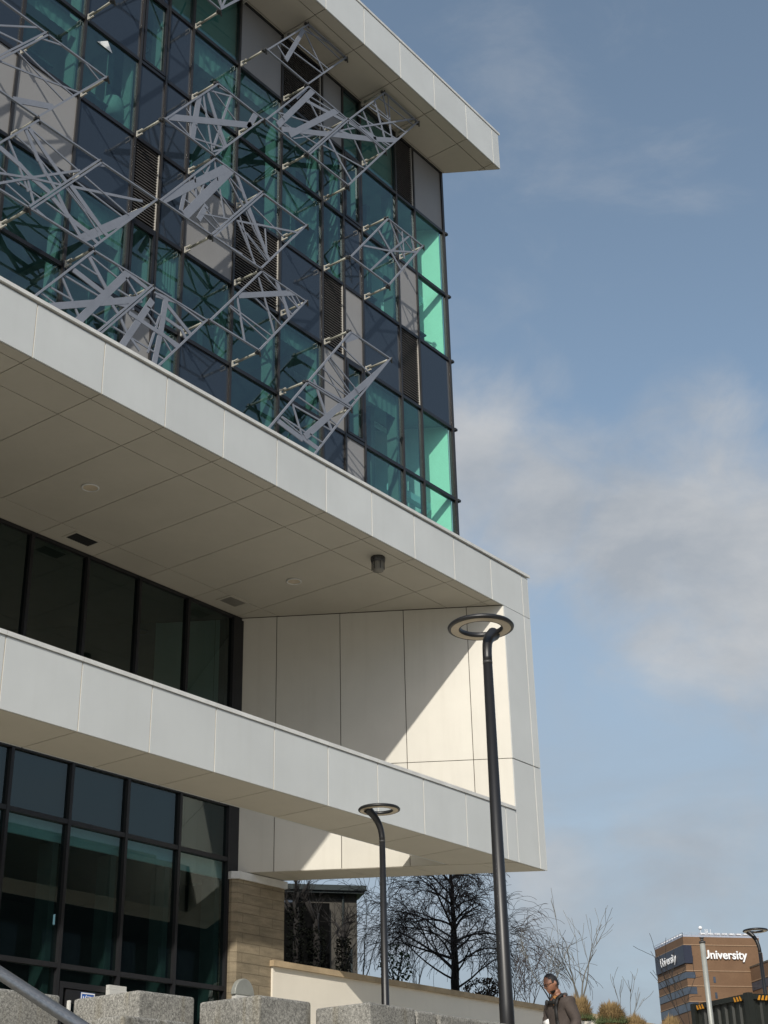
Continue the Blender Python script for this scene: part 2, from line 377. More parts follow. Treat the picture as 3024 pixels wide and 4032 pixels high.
# ------------------------------------------------------------------ geometry constants
YF0 = 16.5                     # front of white bands
WX, WY = -math.sin(WANG), math.cos(WANG)   # direction of the slanted end, going inwards
def Xc(y): return 27.70 + (y-16.5)*WX/WY   # outer end plane
def Xs(y): return 26.53 + (y-16.5)*WX/WY   # inner face of end wall
NX, NY = WY, -WX               # outward normal (+X side)
WN3 = Vector((NX, NY, 0)); WD3 = Vector((WX, WY, 0)); ZV = Vector((0, 0, 1))
JX = [12.57+1.5*k for k in range(-13, 10)]   # -6.93 .. 26.07
XL = -8.4
ZB, ZS, ZT = 8.26, 14.20, 15.33
ZR, ZRT = 27.63, 28.92
Yg = 21.65
Yt = 17.83
G = .012

# ------------------------------------------------------------------ ground
mb = MB(); mb.box(-900, 1500, -900, 1500, -.4, 0); g_ = mb.build('ground', M['asphalt']); tag(g_, kind='structure')
mb = MB(); mb.box(-40, 60, -30, 1.5, .004, .03); tag(mb.build('plaza', M['paving']), kind='structure')
mb = MB()
n = 15
for i in range(n):
    y0 = 1.5+i*5.0/n; mb.box(-20, 60, y0, 6.52, i*2.4/n+.031, (i+1)*2.4/n)
tag(mb.build('steps', M['granite']), kind='structure')
mb = MB()
mb.extr([(-20, 6.53, 0), (-20, 9.5, 0), (-20, 19, 0), (-20, 23, 0), (-20, 23, 3.4), (-20, 19, 3.4), (-20, 9.5, 2.43), (-20, 6.53, 2.4)], (82, 0, 0))
tag(mb.build('terrace', M['terrace']), kind='structure')
mb = MB()
prof = [(21.72, 0), (21.72, 6.33), (24, 6.9), (30, 8.45), (44, 9.2), (90, 9.4), (90, 0)]
mb.extr([(24.8, y, z) for y, z in prof], (75, 0, 0))
tag(mb.build('garden_bank', M['soil']), kind='structure')

# ------------------------------------------------------------------ main building
B = thing('campus_building', 'white panelled building with green glazed tower over a cantilevered white box frame', 'building', (10, 22, 3.4))
def spans(xs, x0, x1):
    p = [x0] + [x for x in xs if x0 < x < x1] + [x1]
    return list(zip(p[:-1], p[1:]))
def band(name, y, z0, z1, x0, x1, joints, mat, g=.013, th=.03, zc=()):
    mb = MB()
    for a, b in spans(joints, x0, x1):
        for c, d in spans(zc, z0, z1):
            mb.box(a+g, b-g, y, y+th, c+(g if c > z0 else 0), d-(g if d < z1 else 0))
    o = mb.build(name, mat, B)
    jm_ = MB()  # pale strips paint the bright sunlit line of the vertical joints
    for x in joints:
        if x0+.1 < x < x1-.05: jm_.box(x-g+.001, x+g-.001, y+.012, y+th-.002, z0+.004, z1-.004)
    jm_.build('lit_joint_strip', M['lit_joint'], o)['kind'] = 'stuff'
    return o
def floorpanels(name, z, th, xs, ys, x0, x1, y0, y1, pl, mat, g=.009):
    mb = MB()
    for a, b in spans(xs, x0, x1):
        for c, d in spans(ys, y0, y1):
            q = [(a+g, c+g), (b-g, c+g), (b-g, d-g), (a+g, d-g)]
            if pl: q = clip(q, pl(0)-g*1.2, 0, NX, NY)
            if len(q) > 2 and area(q) > .002: mb.prism(q, z, z+th)
    return mb.build(name, mat, B)
def wallpanels(name, off, xfun, ys, zs, y0, y1, z0, z1, mat, sgn, g=.012, th=.03):
    mb = MB()
    for a, b in spans(ys, y0, y1):
        for c, d in spans(zs, z0, z1):
            P = [Vector((xfun(a), a, 0)), Vector((xfun(b), b, 0))]
            dv = (P[1]-P[0]).normalized(); nn = Vector((NX, NY, 0))*sgn
            p0 = P[0] + dv*g + nn*off; p1 = P[1] - dv*g + nn*off
            q = [p0+ZV*(c+g), p1+ZV*(c+g), p1+ZV*(d-g), p0+ZV*(d-g)]
            mb.extr(q, -nn*th)
    return mb.build(name, mat, B)
def foot(xf, y0, y1, inset=0.0):
    return [(XL, y0), (xf(y0)-inset, y0), (xf(y1)-inset, y1), (XL, y1)]

# roof
mb = MB(); mb.prism(foot(Xc, 16.49, 40, .04), ZR+.025, ZRT-.09); mb.build('roof_core', M['backing'], B)
jr = JX + [27.36]
band('roof_fascia', 16.46, ZR, ZRT-.095, XL, 27.70, jr, M['fascia'])
mb = MB(); mb.prism([(XL, 16.44), (Xc(16.44)+.02, 16.44), (Xc(40)+.02, 40), (XL, 40)], ZRT-.07, ZRT); mb.build('roof_coping', M['coping_metal'], B)
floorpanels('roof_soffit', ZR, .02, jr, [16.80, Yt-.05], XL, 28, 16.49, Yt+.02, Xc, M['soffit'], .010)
wallpanels('roof_end_fascia', 0, Xc, [18+1.48*k for k in range(14)], [], 16.47, 38, ZR, ZRT-.08, M['fascia'], 1)
# main box deck
mb = MB(); mb.prism(foot(Xc, 16.53, 40, .04), ZS+.03, ZT-.10); mb.build('deck_core', M['backing'], B)
jm = JX + [27.41]
band('deck_fascia', YF0, ZS, ZT-.105, XL, 27.70, jm, M['fascia'])
mb = MB(); mb.prism([(XL, 16.46), (Xc(16.46)+.03, 16.46), (Xc(40)+.03, 40), (XL, 40)], ZT-.068, ZT); mb.build('deck_coping', M['coping_metal'], B)
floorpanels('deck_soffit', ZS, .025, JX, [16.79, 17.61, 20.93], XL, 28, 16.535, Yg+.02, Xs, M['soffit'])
# end wall slab with front pier
mb = MB(); mb.prism([(Xs(16.53)+.05, 16.535), (Xc(16.53)-.05, 16.535), (Xc(34)-.05, 34), (Xs(34)+.05, 34)], ZB+.03, ZS+.02); mb.build('end_wall_core', M['backing'], B)
band('end_pier_front', YF0, ZB, ZS-.014, Xs(16.5), Xc(16.5), [27.41], M['fascia'], zc=[10.55])
wy = [17.23, 18.47, 19.72, 20.97, 22.2]
wallpanels('return_wall', 0, Xs, wy, [10.55], 16.505, 23.4, ZB, ZS-.008, M['return'], -1, g=.008)
wallpanels('end_wall_outer', 0, Xc, wy + [23.6, 25, 26.4, 27.8, 29.2], [10.55, ZS], 16.505, 33.9, ZB, ZT-.09, M['fascia'], 1)
mb = MB()
for a, b in spans(wy, 16.54, 23.4):
    mb.prism([(Xs(a)+.01, a+.008), (Xc(a)-.01, a+.008), (Xc(b)-.01, b-.008), (Xs(b)+.01, b-.008)], ZB-.004, ZB+.02)
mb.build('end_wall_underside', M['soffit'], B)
# balustrade beam
mb = MB(); mb.box(XL, Xs(17.2), 16.535, 17.77, ZB+.03, 9.37); mb.build('beam_core', M['backing'], B)
jb = [x+.03 for x in JX if x < 25.5] + [26.12]
band('beam_fascia', YF0, ZB, 9.372, XL, Xs(16.5)-.004, jb, M['fascia'])
mb = MB()
for a, b in spans(jb, XL, 25.6): mb.box(a+.013, b-.013, 17.772, 17.80, ZB, 9.372)
mb.build('beam_back', M['fascia'], B)
mb = MB()
for a, b in spans(jb, XL, 26.50):
    mb.box(a+.004, b-.004, 16.475, 16.62, 9.385, 9.455)
    if b < 25.6: mb.box(a+.004, b-.004, 16.622, 17.82, 9.385, 9.452)
mb.build('beam_coping', M['coping_metal'], B)
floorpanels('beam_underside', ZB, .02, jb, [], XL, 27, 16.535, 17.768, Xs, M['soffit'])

# lower glazing (terrace to soffit)
GX = [-8.57+1.5*k for k in range(22)]      # ... 22.93
GX = [x for x in GX if x < 23]
GZ = [3.4, 5.82, 8.50, 9.70, 14.12]
mb = MB(); mb.box(XL, 23.28, Yg+.02, Yg+.10, 14.12, 14.197); mb.build('glazing_head', M['frame_dark'], B)
for x in GX[8:]:
    mb = MB(); mb.box(x-.036, x+.036, Yg-.05, Yg+.12, 3.4, 14.118); mb.build('mullion', M['frame_dark'], B)
mb = MB(); mb.box(22.98, 23.10, Yg-.04, Yg+.2, 3.4, 14.118); mb.box(23.105, 23.29, Yg-.02, Yg+.2, 8.2, 14.118); mb.build('jamb', M['frame_dark'], B)
for z in (5.82, 8.50, 9.70):
    mb = MB()
    for a, b in zip(GX[7:-1], GX[8:]): mb.box(a+.038, b-.038, Yg-.042, Yg+.1, z-.045, z+.045)
    mb.build('transom', M['frame_dark'], B)
for a, b in zip(GX[7:-1], GX[8:]):
    for c, d in zip(GZ[:-1], GZ[1:]):
        if c == 3.4 and abs(a-18.43) < .05: continue
        mb = MB(); t1, t2 = random.uniform(-.002, .002), random.uniform(-.002, .002)
        mb.quad((a+.03, Yg+.03+t1, c+.03), (b-.03, Yg+.03+t2, c+.03), (b-.03, Yg+.03+t2, d-.03), (a+.03, Yg+.03+t1, d-.03))
        mb.build('glass_pane', M['glass_low'], B, recalc=False)
# spandrel backing (upper blue row), slab, interior
mb = MB()
for a, b in zip(GX[7:-1], GX[8:]): mb.box(a+.05, b-.05, Yg+.09, Yg+.095, 8.56, 9.66)
mb.build('spandrel_panel', M['spandrel'], B)
mb = MB(); mb.box(XL, 23.25, Yg+.19, 33, 8.13, 8.52); mb.build('floor_slab', M['interior_dark'], B)
mb = MB(); mb.box(XL, 23.25, Yg+.14, Yg+.185, 8.11, 8.52); part(mb.build('floor_edge', M['slab_edge'], B), 'pale teal floor edge behind the ground floor glass')
for x in GX[8:]:
    mb = MB(); mb.box(x-.20, x-.06, Yg+.15, Yg+.55, 3.4, 8.12); mb.build('glass_fin', M['fin'], B)
mb = MB(); mb.box(XL, 22.4, 27, 27.2, 3.4, 14.2); mb.box(XL, XL+.2, 21.9, 27, 3.4, 14.2); mb.box(22.95, 23.2, Yg+.25, 27, 3.4, 14.2); mb.build('interior_wall', M['interior_dark'], B)
mb = MB(); mb.box(XL, 22.9, Yg+.2, 33, 3.3, 3.41); mb.build('interior_floor', M['interior_dark'], B)
# entrance door
mb = MB(); mb.box(18.49, 18.58, Yg-.045, Yg+.05, 3.41, 5.55); mb.box(18.58, 19.88, Yg-.045, Yg+.05, 5.44, 5.55); mb.box(19.80, 19.88, Yg-.044, Yg+.05, 3.41, 5.44)
dr = mb.build('door', M['frame_dark'], B)
mb = MB(); mb.box(18.66, 18.78, Yg-.03, Yg+.03, 3.42, 5.42); mb.box(18.78, 19.78, Yg-.03, Yg+.03, 5.18, 5.42); mb.box(19.70, 19.78, Yg-.029, Yg+.03, 3.42, 5.18); mb.box(18.78, 19.70, Yg-.03, Yg+.03, 3.42, 3.62)
lf = mb.build('door_leaf', M['frame_dark'], dr)
mb = MB(); mb.quad((18.78, Yg, 3.62), (19.70, Yg, 3.62), (19.70, Yg, 5.18), (18.78, Yg, 5.18)); mb.build('door_glass', M['glass_low'], dr, recalc=False)
mb = MB(); mb.quad((18.49, Yg+.02, 5.55), (19.88, Yg+.02, 5.55), (19.88, Yg+.02, 5.79), (18.49, Yg+.02, 5.79)); mb.build('over_door_pane', M['glass_low'], dr, recalc=False)
for z in (5.02, 4.45):
    mb = MB(); mb.box(18.70, 18.735, Yg-.10, Yg-.03, z, z+.20); mb.box(18.735, 18.765, Yg-.06, Yg-.031, z+.02, z+.06); mb.build('door_handle', M['white_plastic'], dr)
mb = MB(); mb.box(19.62, 20.06, Yg-.16, Yg-.052, 5.40, 5.50); mb.box(19.62, 20.06, Yg-.145, Yg-.052, 5.505, 5.58); part(mb.build('door_closer', M['coping_metal'], dr), 'pale box shaped door operator over the entrance door')
ds = MB(); ds.box(19.02, 19.36, Yg-.04, Yg-.031, 5.20, 5.40); dsg = ds.build('door_sign', M['blue_sign'], dr)
mb = MB()
for z in (5.372, 5.205): mb.box(19.02, 19.36, Yg-.044, Yg-.041, z, z+.022)
mb.box(19.02, 19.04, Yg-.044, Yg-.041, 5.229, 5.37); mb.box(19.34, 19.36, Yg-.044, Yg-.041, 5.229, 5.37)
yq = Yg-.0415
mb.extr([(19.065, yq, 5.325), (19.085, yq, 5.335), (19.10, yq, 5.275), (19.145, yq, 5.355), (19.16, yq, 5.345), (19.105, yq, 5.245), (19.09, yq, 5.245)], (0, -.003, 0))
for i, (a, b) in enumerate(((19.17, 19.30), (19.17, 19.27), (19.17, 19.31))): mb.box(a, b, Yg-.044, Yg-.041, 5.325-i*.04, 5.335-i*.04)
mb.build('sign_marks', M['text_white'], dsg)

# ------------------------------------------------------------------ glazed tower
COLS = [11.07, 12.57, 14.07, 15.57, 16.33, 17.07, 18.57, 20.07, 21.57, 22.38, 23.10, 24.60, 25.41, 26.77]
CN = 'YZABCDEFGHIJKL'
CN = 'ZABCDEFGHIJKL'.rjust(13)
cols = dict(zip('ZABCDEFGHIJKL', zip(COLS[:-1], COLS[1:])))
# cols keys: Z 11.07-12.57, A .. L
ROWS = [15.40, 17.43, 19.45, 21.48, 23.50, 25.55, 27.60]
TYPE = {  # bottom row to top row: g glass, s spandrel, p grey panel, l louvre
 'Z': 'ggpsgs', 'A': 'ggpggs', 'B': 'ggsgsg', 'C': 'pglsgs', 'D': 'ggsssg', 'E': 'sgpgog', 'F': 'gglggp', 'G': 'ggsggl', 'H': 'splggp', 'I': 'pgpsgg', 'J': 'ggsggg', 'K': 'gglpgl', 'L': 'ggsggp'}
TYPE['E'] = 'sgpggg'
def tilt(): return random.uniform(-.0022, .0022)
for k, (a, b) in cols.items():
    for r in range(6):
        z0, z1 = ROWS[r], ROWS[r+1]; t = TYPE[k][r]
        if t == 'g':
            mb = MB(); t1, t2, t3, t4 = tilt(), tilt(), tilt(), tilt()
            mb.quad((a+.02, Yt+.03+t1, z0+.02), (b-.02, Yt+.03+t2, z0+.02), (b-.02, Yt+.03+t3, z1-.02), (a+.02, Yt+.03+t4, z1-.02)); mb.build('glass_pane', M['glass_corner' if k == 'L' else 'glass'], B, recalc=False)
        elif t == 's':
            mb = MB(); t1, t2 = tilt(), tilt()
            mb.extr([(a+.02, Yt+.02+t1, z0+.02), (b-.02, Yt+.02+t2, z0+.02), (b-.02, Yt+.02+t2, z1-.02), (a+.02, Yt+.02+t1, z1-.02)], (0, .03, 0)); mb.build('spandrel_panel', M['spandrel'], B)
        elif t == 'p':
            mb = MB(); mb.box(a+.03, b-.03, Yt+.015, Yt+.05, z0+.03, z1-.03); mb.build('grey_panel', M['grey_panel'], B)
        else:
            mb = MB(); mb.box(a+.03, b-.03, Yt+.07, Yt+.10, z0+.03, z1-.03); lb = mb.build('louvre', M['louvre_back'], B)
            mb = MB(); z = z0+.07
            while z < z1-.05:
                mb.extr([(a+.05, Yt+.012, z-.012), (a+.05, Yt+.018, z+.006), (a+.05, Yt+.065, z+.028), (a+.05, Yt+.06, z+.010)], (b-a-.12, 0, 0)); z += .070
            mb.build('slats', M['louvre'], lb)
            mb = MB(); mb.box(b-.068, b-.045, Yt+.0, Yt+.068, z0+.03, z1-.03); mb.build('louvre_frame', M['louvre_edge'], lb)
for i, x in enumerate(COLS):
    wd = .042 if i in (4, 9, 12) else .05
    mb = MB()
    if i == len(COLS)-1: mb.box(x-.06, x+.02, Yt-.03, Yt+.10, ZT, ZR-.02)
    else: mb.box(x-wd*.62, x+wd*.62, Yt-.022, Yt+.11, ZT, ZR-.02)
    mb.build('mullion', M['mullion'], B)
for z in ROWS:
    mb = MB()
    for a, b in zip(COLS[:-1], COLS[1:]): mb.box(a+.04, b-(.072 if b > 26 else .04), Yt-.015, Yt+.10, z-.042, z+.042)
    if 15.5 < z < 27: mb.box(26.795, 26.90, Yt-.05, Yt+.06, z-.03, z+.03)
    mb.build('transom', M['transom'], B)
# opening lights with heavier sash frames
for (k, r) in (('C', 1), ('C', 4), ('I', 1), ('I', 4)):
    a, b = cols[k]; z0, z1 = ROWS[r], ROWS[r+1]; mb = MB()
    for q in ((a+.05, a+.11, z0+.05, z1-.05), (b-.11, b-.05, z0+.05, z1-.05), (a+.111, b-.111, z0+.05, z0+.11), (a+.111, b-.111, z1-.11, z1-.05)):
        mb.box(q[0], q[1], Yt-.03, Yt+.02, q[2], q[3])
    mb.build('sash', M['transom'], B)
# tower shell: blank run to the left, end wall, back
mb = MB(); mb.box(XL, 11.03, Yt, Yt+.1, ZT, ZR-.03); mb.build('side_spandrel', M['spandrel'], B)
def Xe(y): return 26.74 + (y-Yt)*WX/WY
mb = MB(); mb.extr([Vector((Xe(Yt+.11), Yt+.11, ZT+.02)), Vector((Xe(38), 38, ZT+.02)), Vector((Xe(38), 38, ZR-.02)), Vector((Xe(Yt+.11), Yt+.11, ZR-.02))], -WN3*.08); mb.build('end_wall_lining', M['interior_white'], B)
mb = MB(); q0 = Vector((Xe(Yt+.102), Yt+.102, ZT+.02)) + WN3*.004
mb.extr([q0, Vector((Xe(38), 38, ZT+.02))+WN3*.004, Vector((Xe(38), 38, ZR-.02))+WN3*.004, q0+ZV*(ZR-ZT-.04)], WN3*.06); mb.build('end_wall_cladding', M['grey_panel'], B)
mb = MB(); mb.box(XL, 20, 37.9, 38.0, ZT, ZR); mb.build('back_wall', M['grey_panel'], B)
# floors and rooms
def room_x(y): return Xe(y)-.10
for z0, z1 in ((19.46, 21.40), (25.60, 27.58)):
    mb = MB(); mb.prism([(11.2, Yt+.14), (room_x(Yt+.14), Yt+.14), (room_x(30), 30), (11.2, 30)], z0, z1); mb.build('floor_zone', M['interior'], B)
mb = MB(); mb.prism([(11.2, Yt+5.0), (room_x(Yt+5.0), Yt+5.0), (room_x(Yt+5.2), Yt+5.2), (11.2, Yt+5.2)], ZT+.02, 25.59); mb.build('interior_wall', M['interior'], B)
for x in (15.57, 18.57, 21.57, 23.10, 24.60):
    mb = MB(); mb.box(x-.10, x+.06, Yt+.9, Yt+4.95, 15.5, 19.45); mb.box(x-.10, x+.06, Yt+.9, Yt+4.95, 21.41, 25.59); mb.build('partition', M['reveal'], B)
for x in COLS[1:-2]:
    mb = MB(); mb.box(x-.09, x-.045, Yt+.13, Yt+.42, 15.5, 19.45); mb.box(x-.09, x-.045, Yt+.13, Yt+.42, 21.41, 25.59); mb.build('reveal', M['reveal'], B)
# beam and diagonal brace inside the corner bay
mb = MB()
for zb in (23.30, 17.22):
    mb.box(24.7, 26.25, Yt+.42, Yt+.60, zb-.13, zb+.05)
    a = Vector((24.7, Yt+.5, zb-1.55)); b_ = Vector((26.15, Yt+.5, zb-.15)); mb.tube([a, b_], .085, 6)
mb.build('brace', M['slab_edge'], B)
# roller blinds, desks and chairs behind a few panes
for k, r_, f in (('J', 3, .30), ('G', 3, .42), ('F', 4, .25), ('E', 4, .35), ('A', 3, .22), ('B', 1, .38), ('G', 1, .20), ('J', 1, .28), ('D', 1, .5), ('A', 1, .3)):
    a, b = cols[k]; z1 = ROWS[r_+1]-.06; h = 2.0*f; mb = MB(); nf = 14
    for q in range(nf):
        u0, u1 = a+.10+(b-a-.2)*q/nf, a+.10+(b-a-.2)*(q+1)/nf; y0 = Yt+.15+.012*(q % 2); y1 = Yt+.15+.012*((q+1) % 2)
        mb.quad((u0, y0, z1-h), (u1, y1, z1-h), (u1, y1, z1), (u0, y0, z1))
    mb.build('blind', M['reveal'], B)
for x0 in (12.9, 14.4, 19.0, 21.9, 23.4, 25.5):
    for zf in (21.41, 15.45):
        mb = MB(); mb.box(x0, x0+.75, Yt+.35, Yt+.9, zf+.70, zf+.74); mb.box(x0+.03, x0+.07, Yt+.4, Yt+.85, zf, zf+.70); mb.box(x0+.68, x0+.72, Yt+.4, Yt+.85, zf, zf+.70)
        mb.box(x0+.2, x0+.6, Yt+.62, Yt+.65, zf+.82, zf+1.08); mb.box(x0+.37, x0+.43, Yt+.63, Yt+.66, zf+.74, zf+.83); mb.build('desk', M['interior_dark'], B)
# light tubes in the rooms
mb = MB()
for x0 in (12.8, 15.8, 18.9, 21.8, 24.75):
    for zc in (19.30, 25.42): mb.box(x0, x0+1.05, Yt+1.2, Yt+1.32, zc, zc+.06)
mb.build('strip_light', M['white_plastic'], B)
# blinds / papers seen in windows
def onT(x, y, Y=Yt+.008): return onY(x, y, Y)
q = [onT(383, 163), onT(424, 161), onT(442, 209)]
mb = MB(); mb.extr(q, (0, .004, 0)); o_ = mb.build('paper_triangle', M['paper']); tag(o_, 'pale triangular sheet stuck on an upper tower window', 'paper')
p0 = onT(440, 475, Yt+.45); p1 = onT(455, 395, Yt+.45)
mb = MB(); mb.lathe([(0, 0), (.24, 0), (.23, .3), (.2, p1.z-p0.z-.06), (.13, p1.z-p0.z), (0, p1.z-p0.z)], p0, 16, False); o_ = mb.build('cushion_roll', M['reveal'], None, True); tag(o_, 'pale rounded bolster standing on the sill inside an upper window', 'bolster')

# ------------------------------------------------------------------ lattice sunscreens in front of the tower
YP = 17.02
MX = {-3: 9.57, -2: 11.07, -1: 12.57, 0: 14.07, 1: 15.57, 2: 17.07, 3: 18.57, 4: 20.07, 5: 21.57, 6: 23.10, 7: 24.60}
FR = [(1, 3), (1, 2), (2, 2), (2, 1), (-1, 0), (0, 0), (-2, 1), (-1, 1), (-2, 2), (-3, 2), (3, 5), (3, 4), (4, 4), (5, 5), (5, 3), (4, 1), (3, 0), (1, 5), (-1, 4)]
LAB = {
 (1, 3): 'lattice sunscreen with one long level bar across crossed struts, high in mid facade',
 (1, 2): 'lattice sunscreen with a broad wedge of thick bars fanning over a pale grey panel',
 (2, 2): 'lattice sunscreen of thin steep bars over the wide louvre, upper of the two there',
 (2, 1): 'lattice sunscreen with one thick level bar over the lower part of the wide louvre',
 (-1, 0): 'lattice sunscreen half hidden by the white deck edge, with a thick cross of bars',
 (0, 0): 'lattice sunscreen behind the white deck edge with bars fanning down from its top corner',
 (-2, 1): 'lattice sunscreen at the left edge with many bars crossing below a pale grey panel',
 (-1, 1): 'lattice sunscreen with long parallel slanting bars and one wide bar to its right corner',
 (-2, 2): 'lattice sunscreen of few thin bars in front of the large pale grey panel',
 (-3, 2): 'lattice sunscreen cut off by the left edge of the picture',
 (3, 5): 'lattice sunscreen touching the roof soffit, leftmost of the two up there',
 (3, 4): 'lattice sunscreen with two thick bars crossing in front of the top louvre',
 (4, 4): 'sparse lattice sunscreen with one thick curved bar, hanging below the one at the soffit',
 (5, 5): 'lattice sunscreen touching the roof soffit near the tower corner',
 (5, 3): 'small isolated lattice sunscreen of thin bars meeting in a star near the corner windows',
 (4, 1): 'sparse lattice sunscreen with a long bar running down from its right tip',
 (3, 0): 'lattice sunscreen with a solid foot behind the white deck edge, right of the others',
 (1, 5): 'lattice sunscreen showing only its lower tip at the top edge of the picture',
 (-1, 4): 'lattice sunscreen mostly above the top edge of the picture at the far left'}
Z = {'A': (0, 0, .33152), 'B': (500, 350, .33152), 'C': (0, 350, .33152), 'D': (0, 700, .33152), 'E': (500, 700, .33152), 'G': (150, 1000, .42194), 'H': (800, 1000, .33152), 'I': (1000, 300, .42194), 'J': (1050, 1250, .36166), 'K': (1000, 0, .66305), 'L': (900, 700, .66305)}
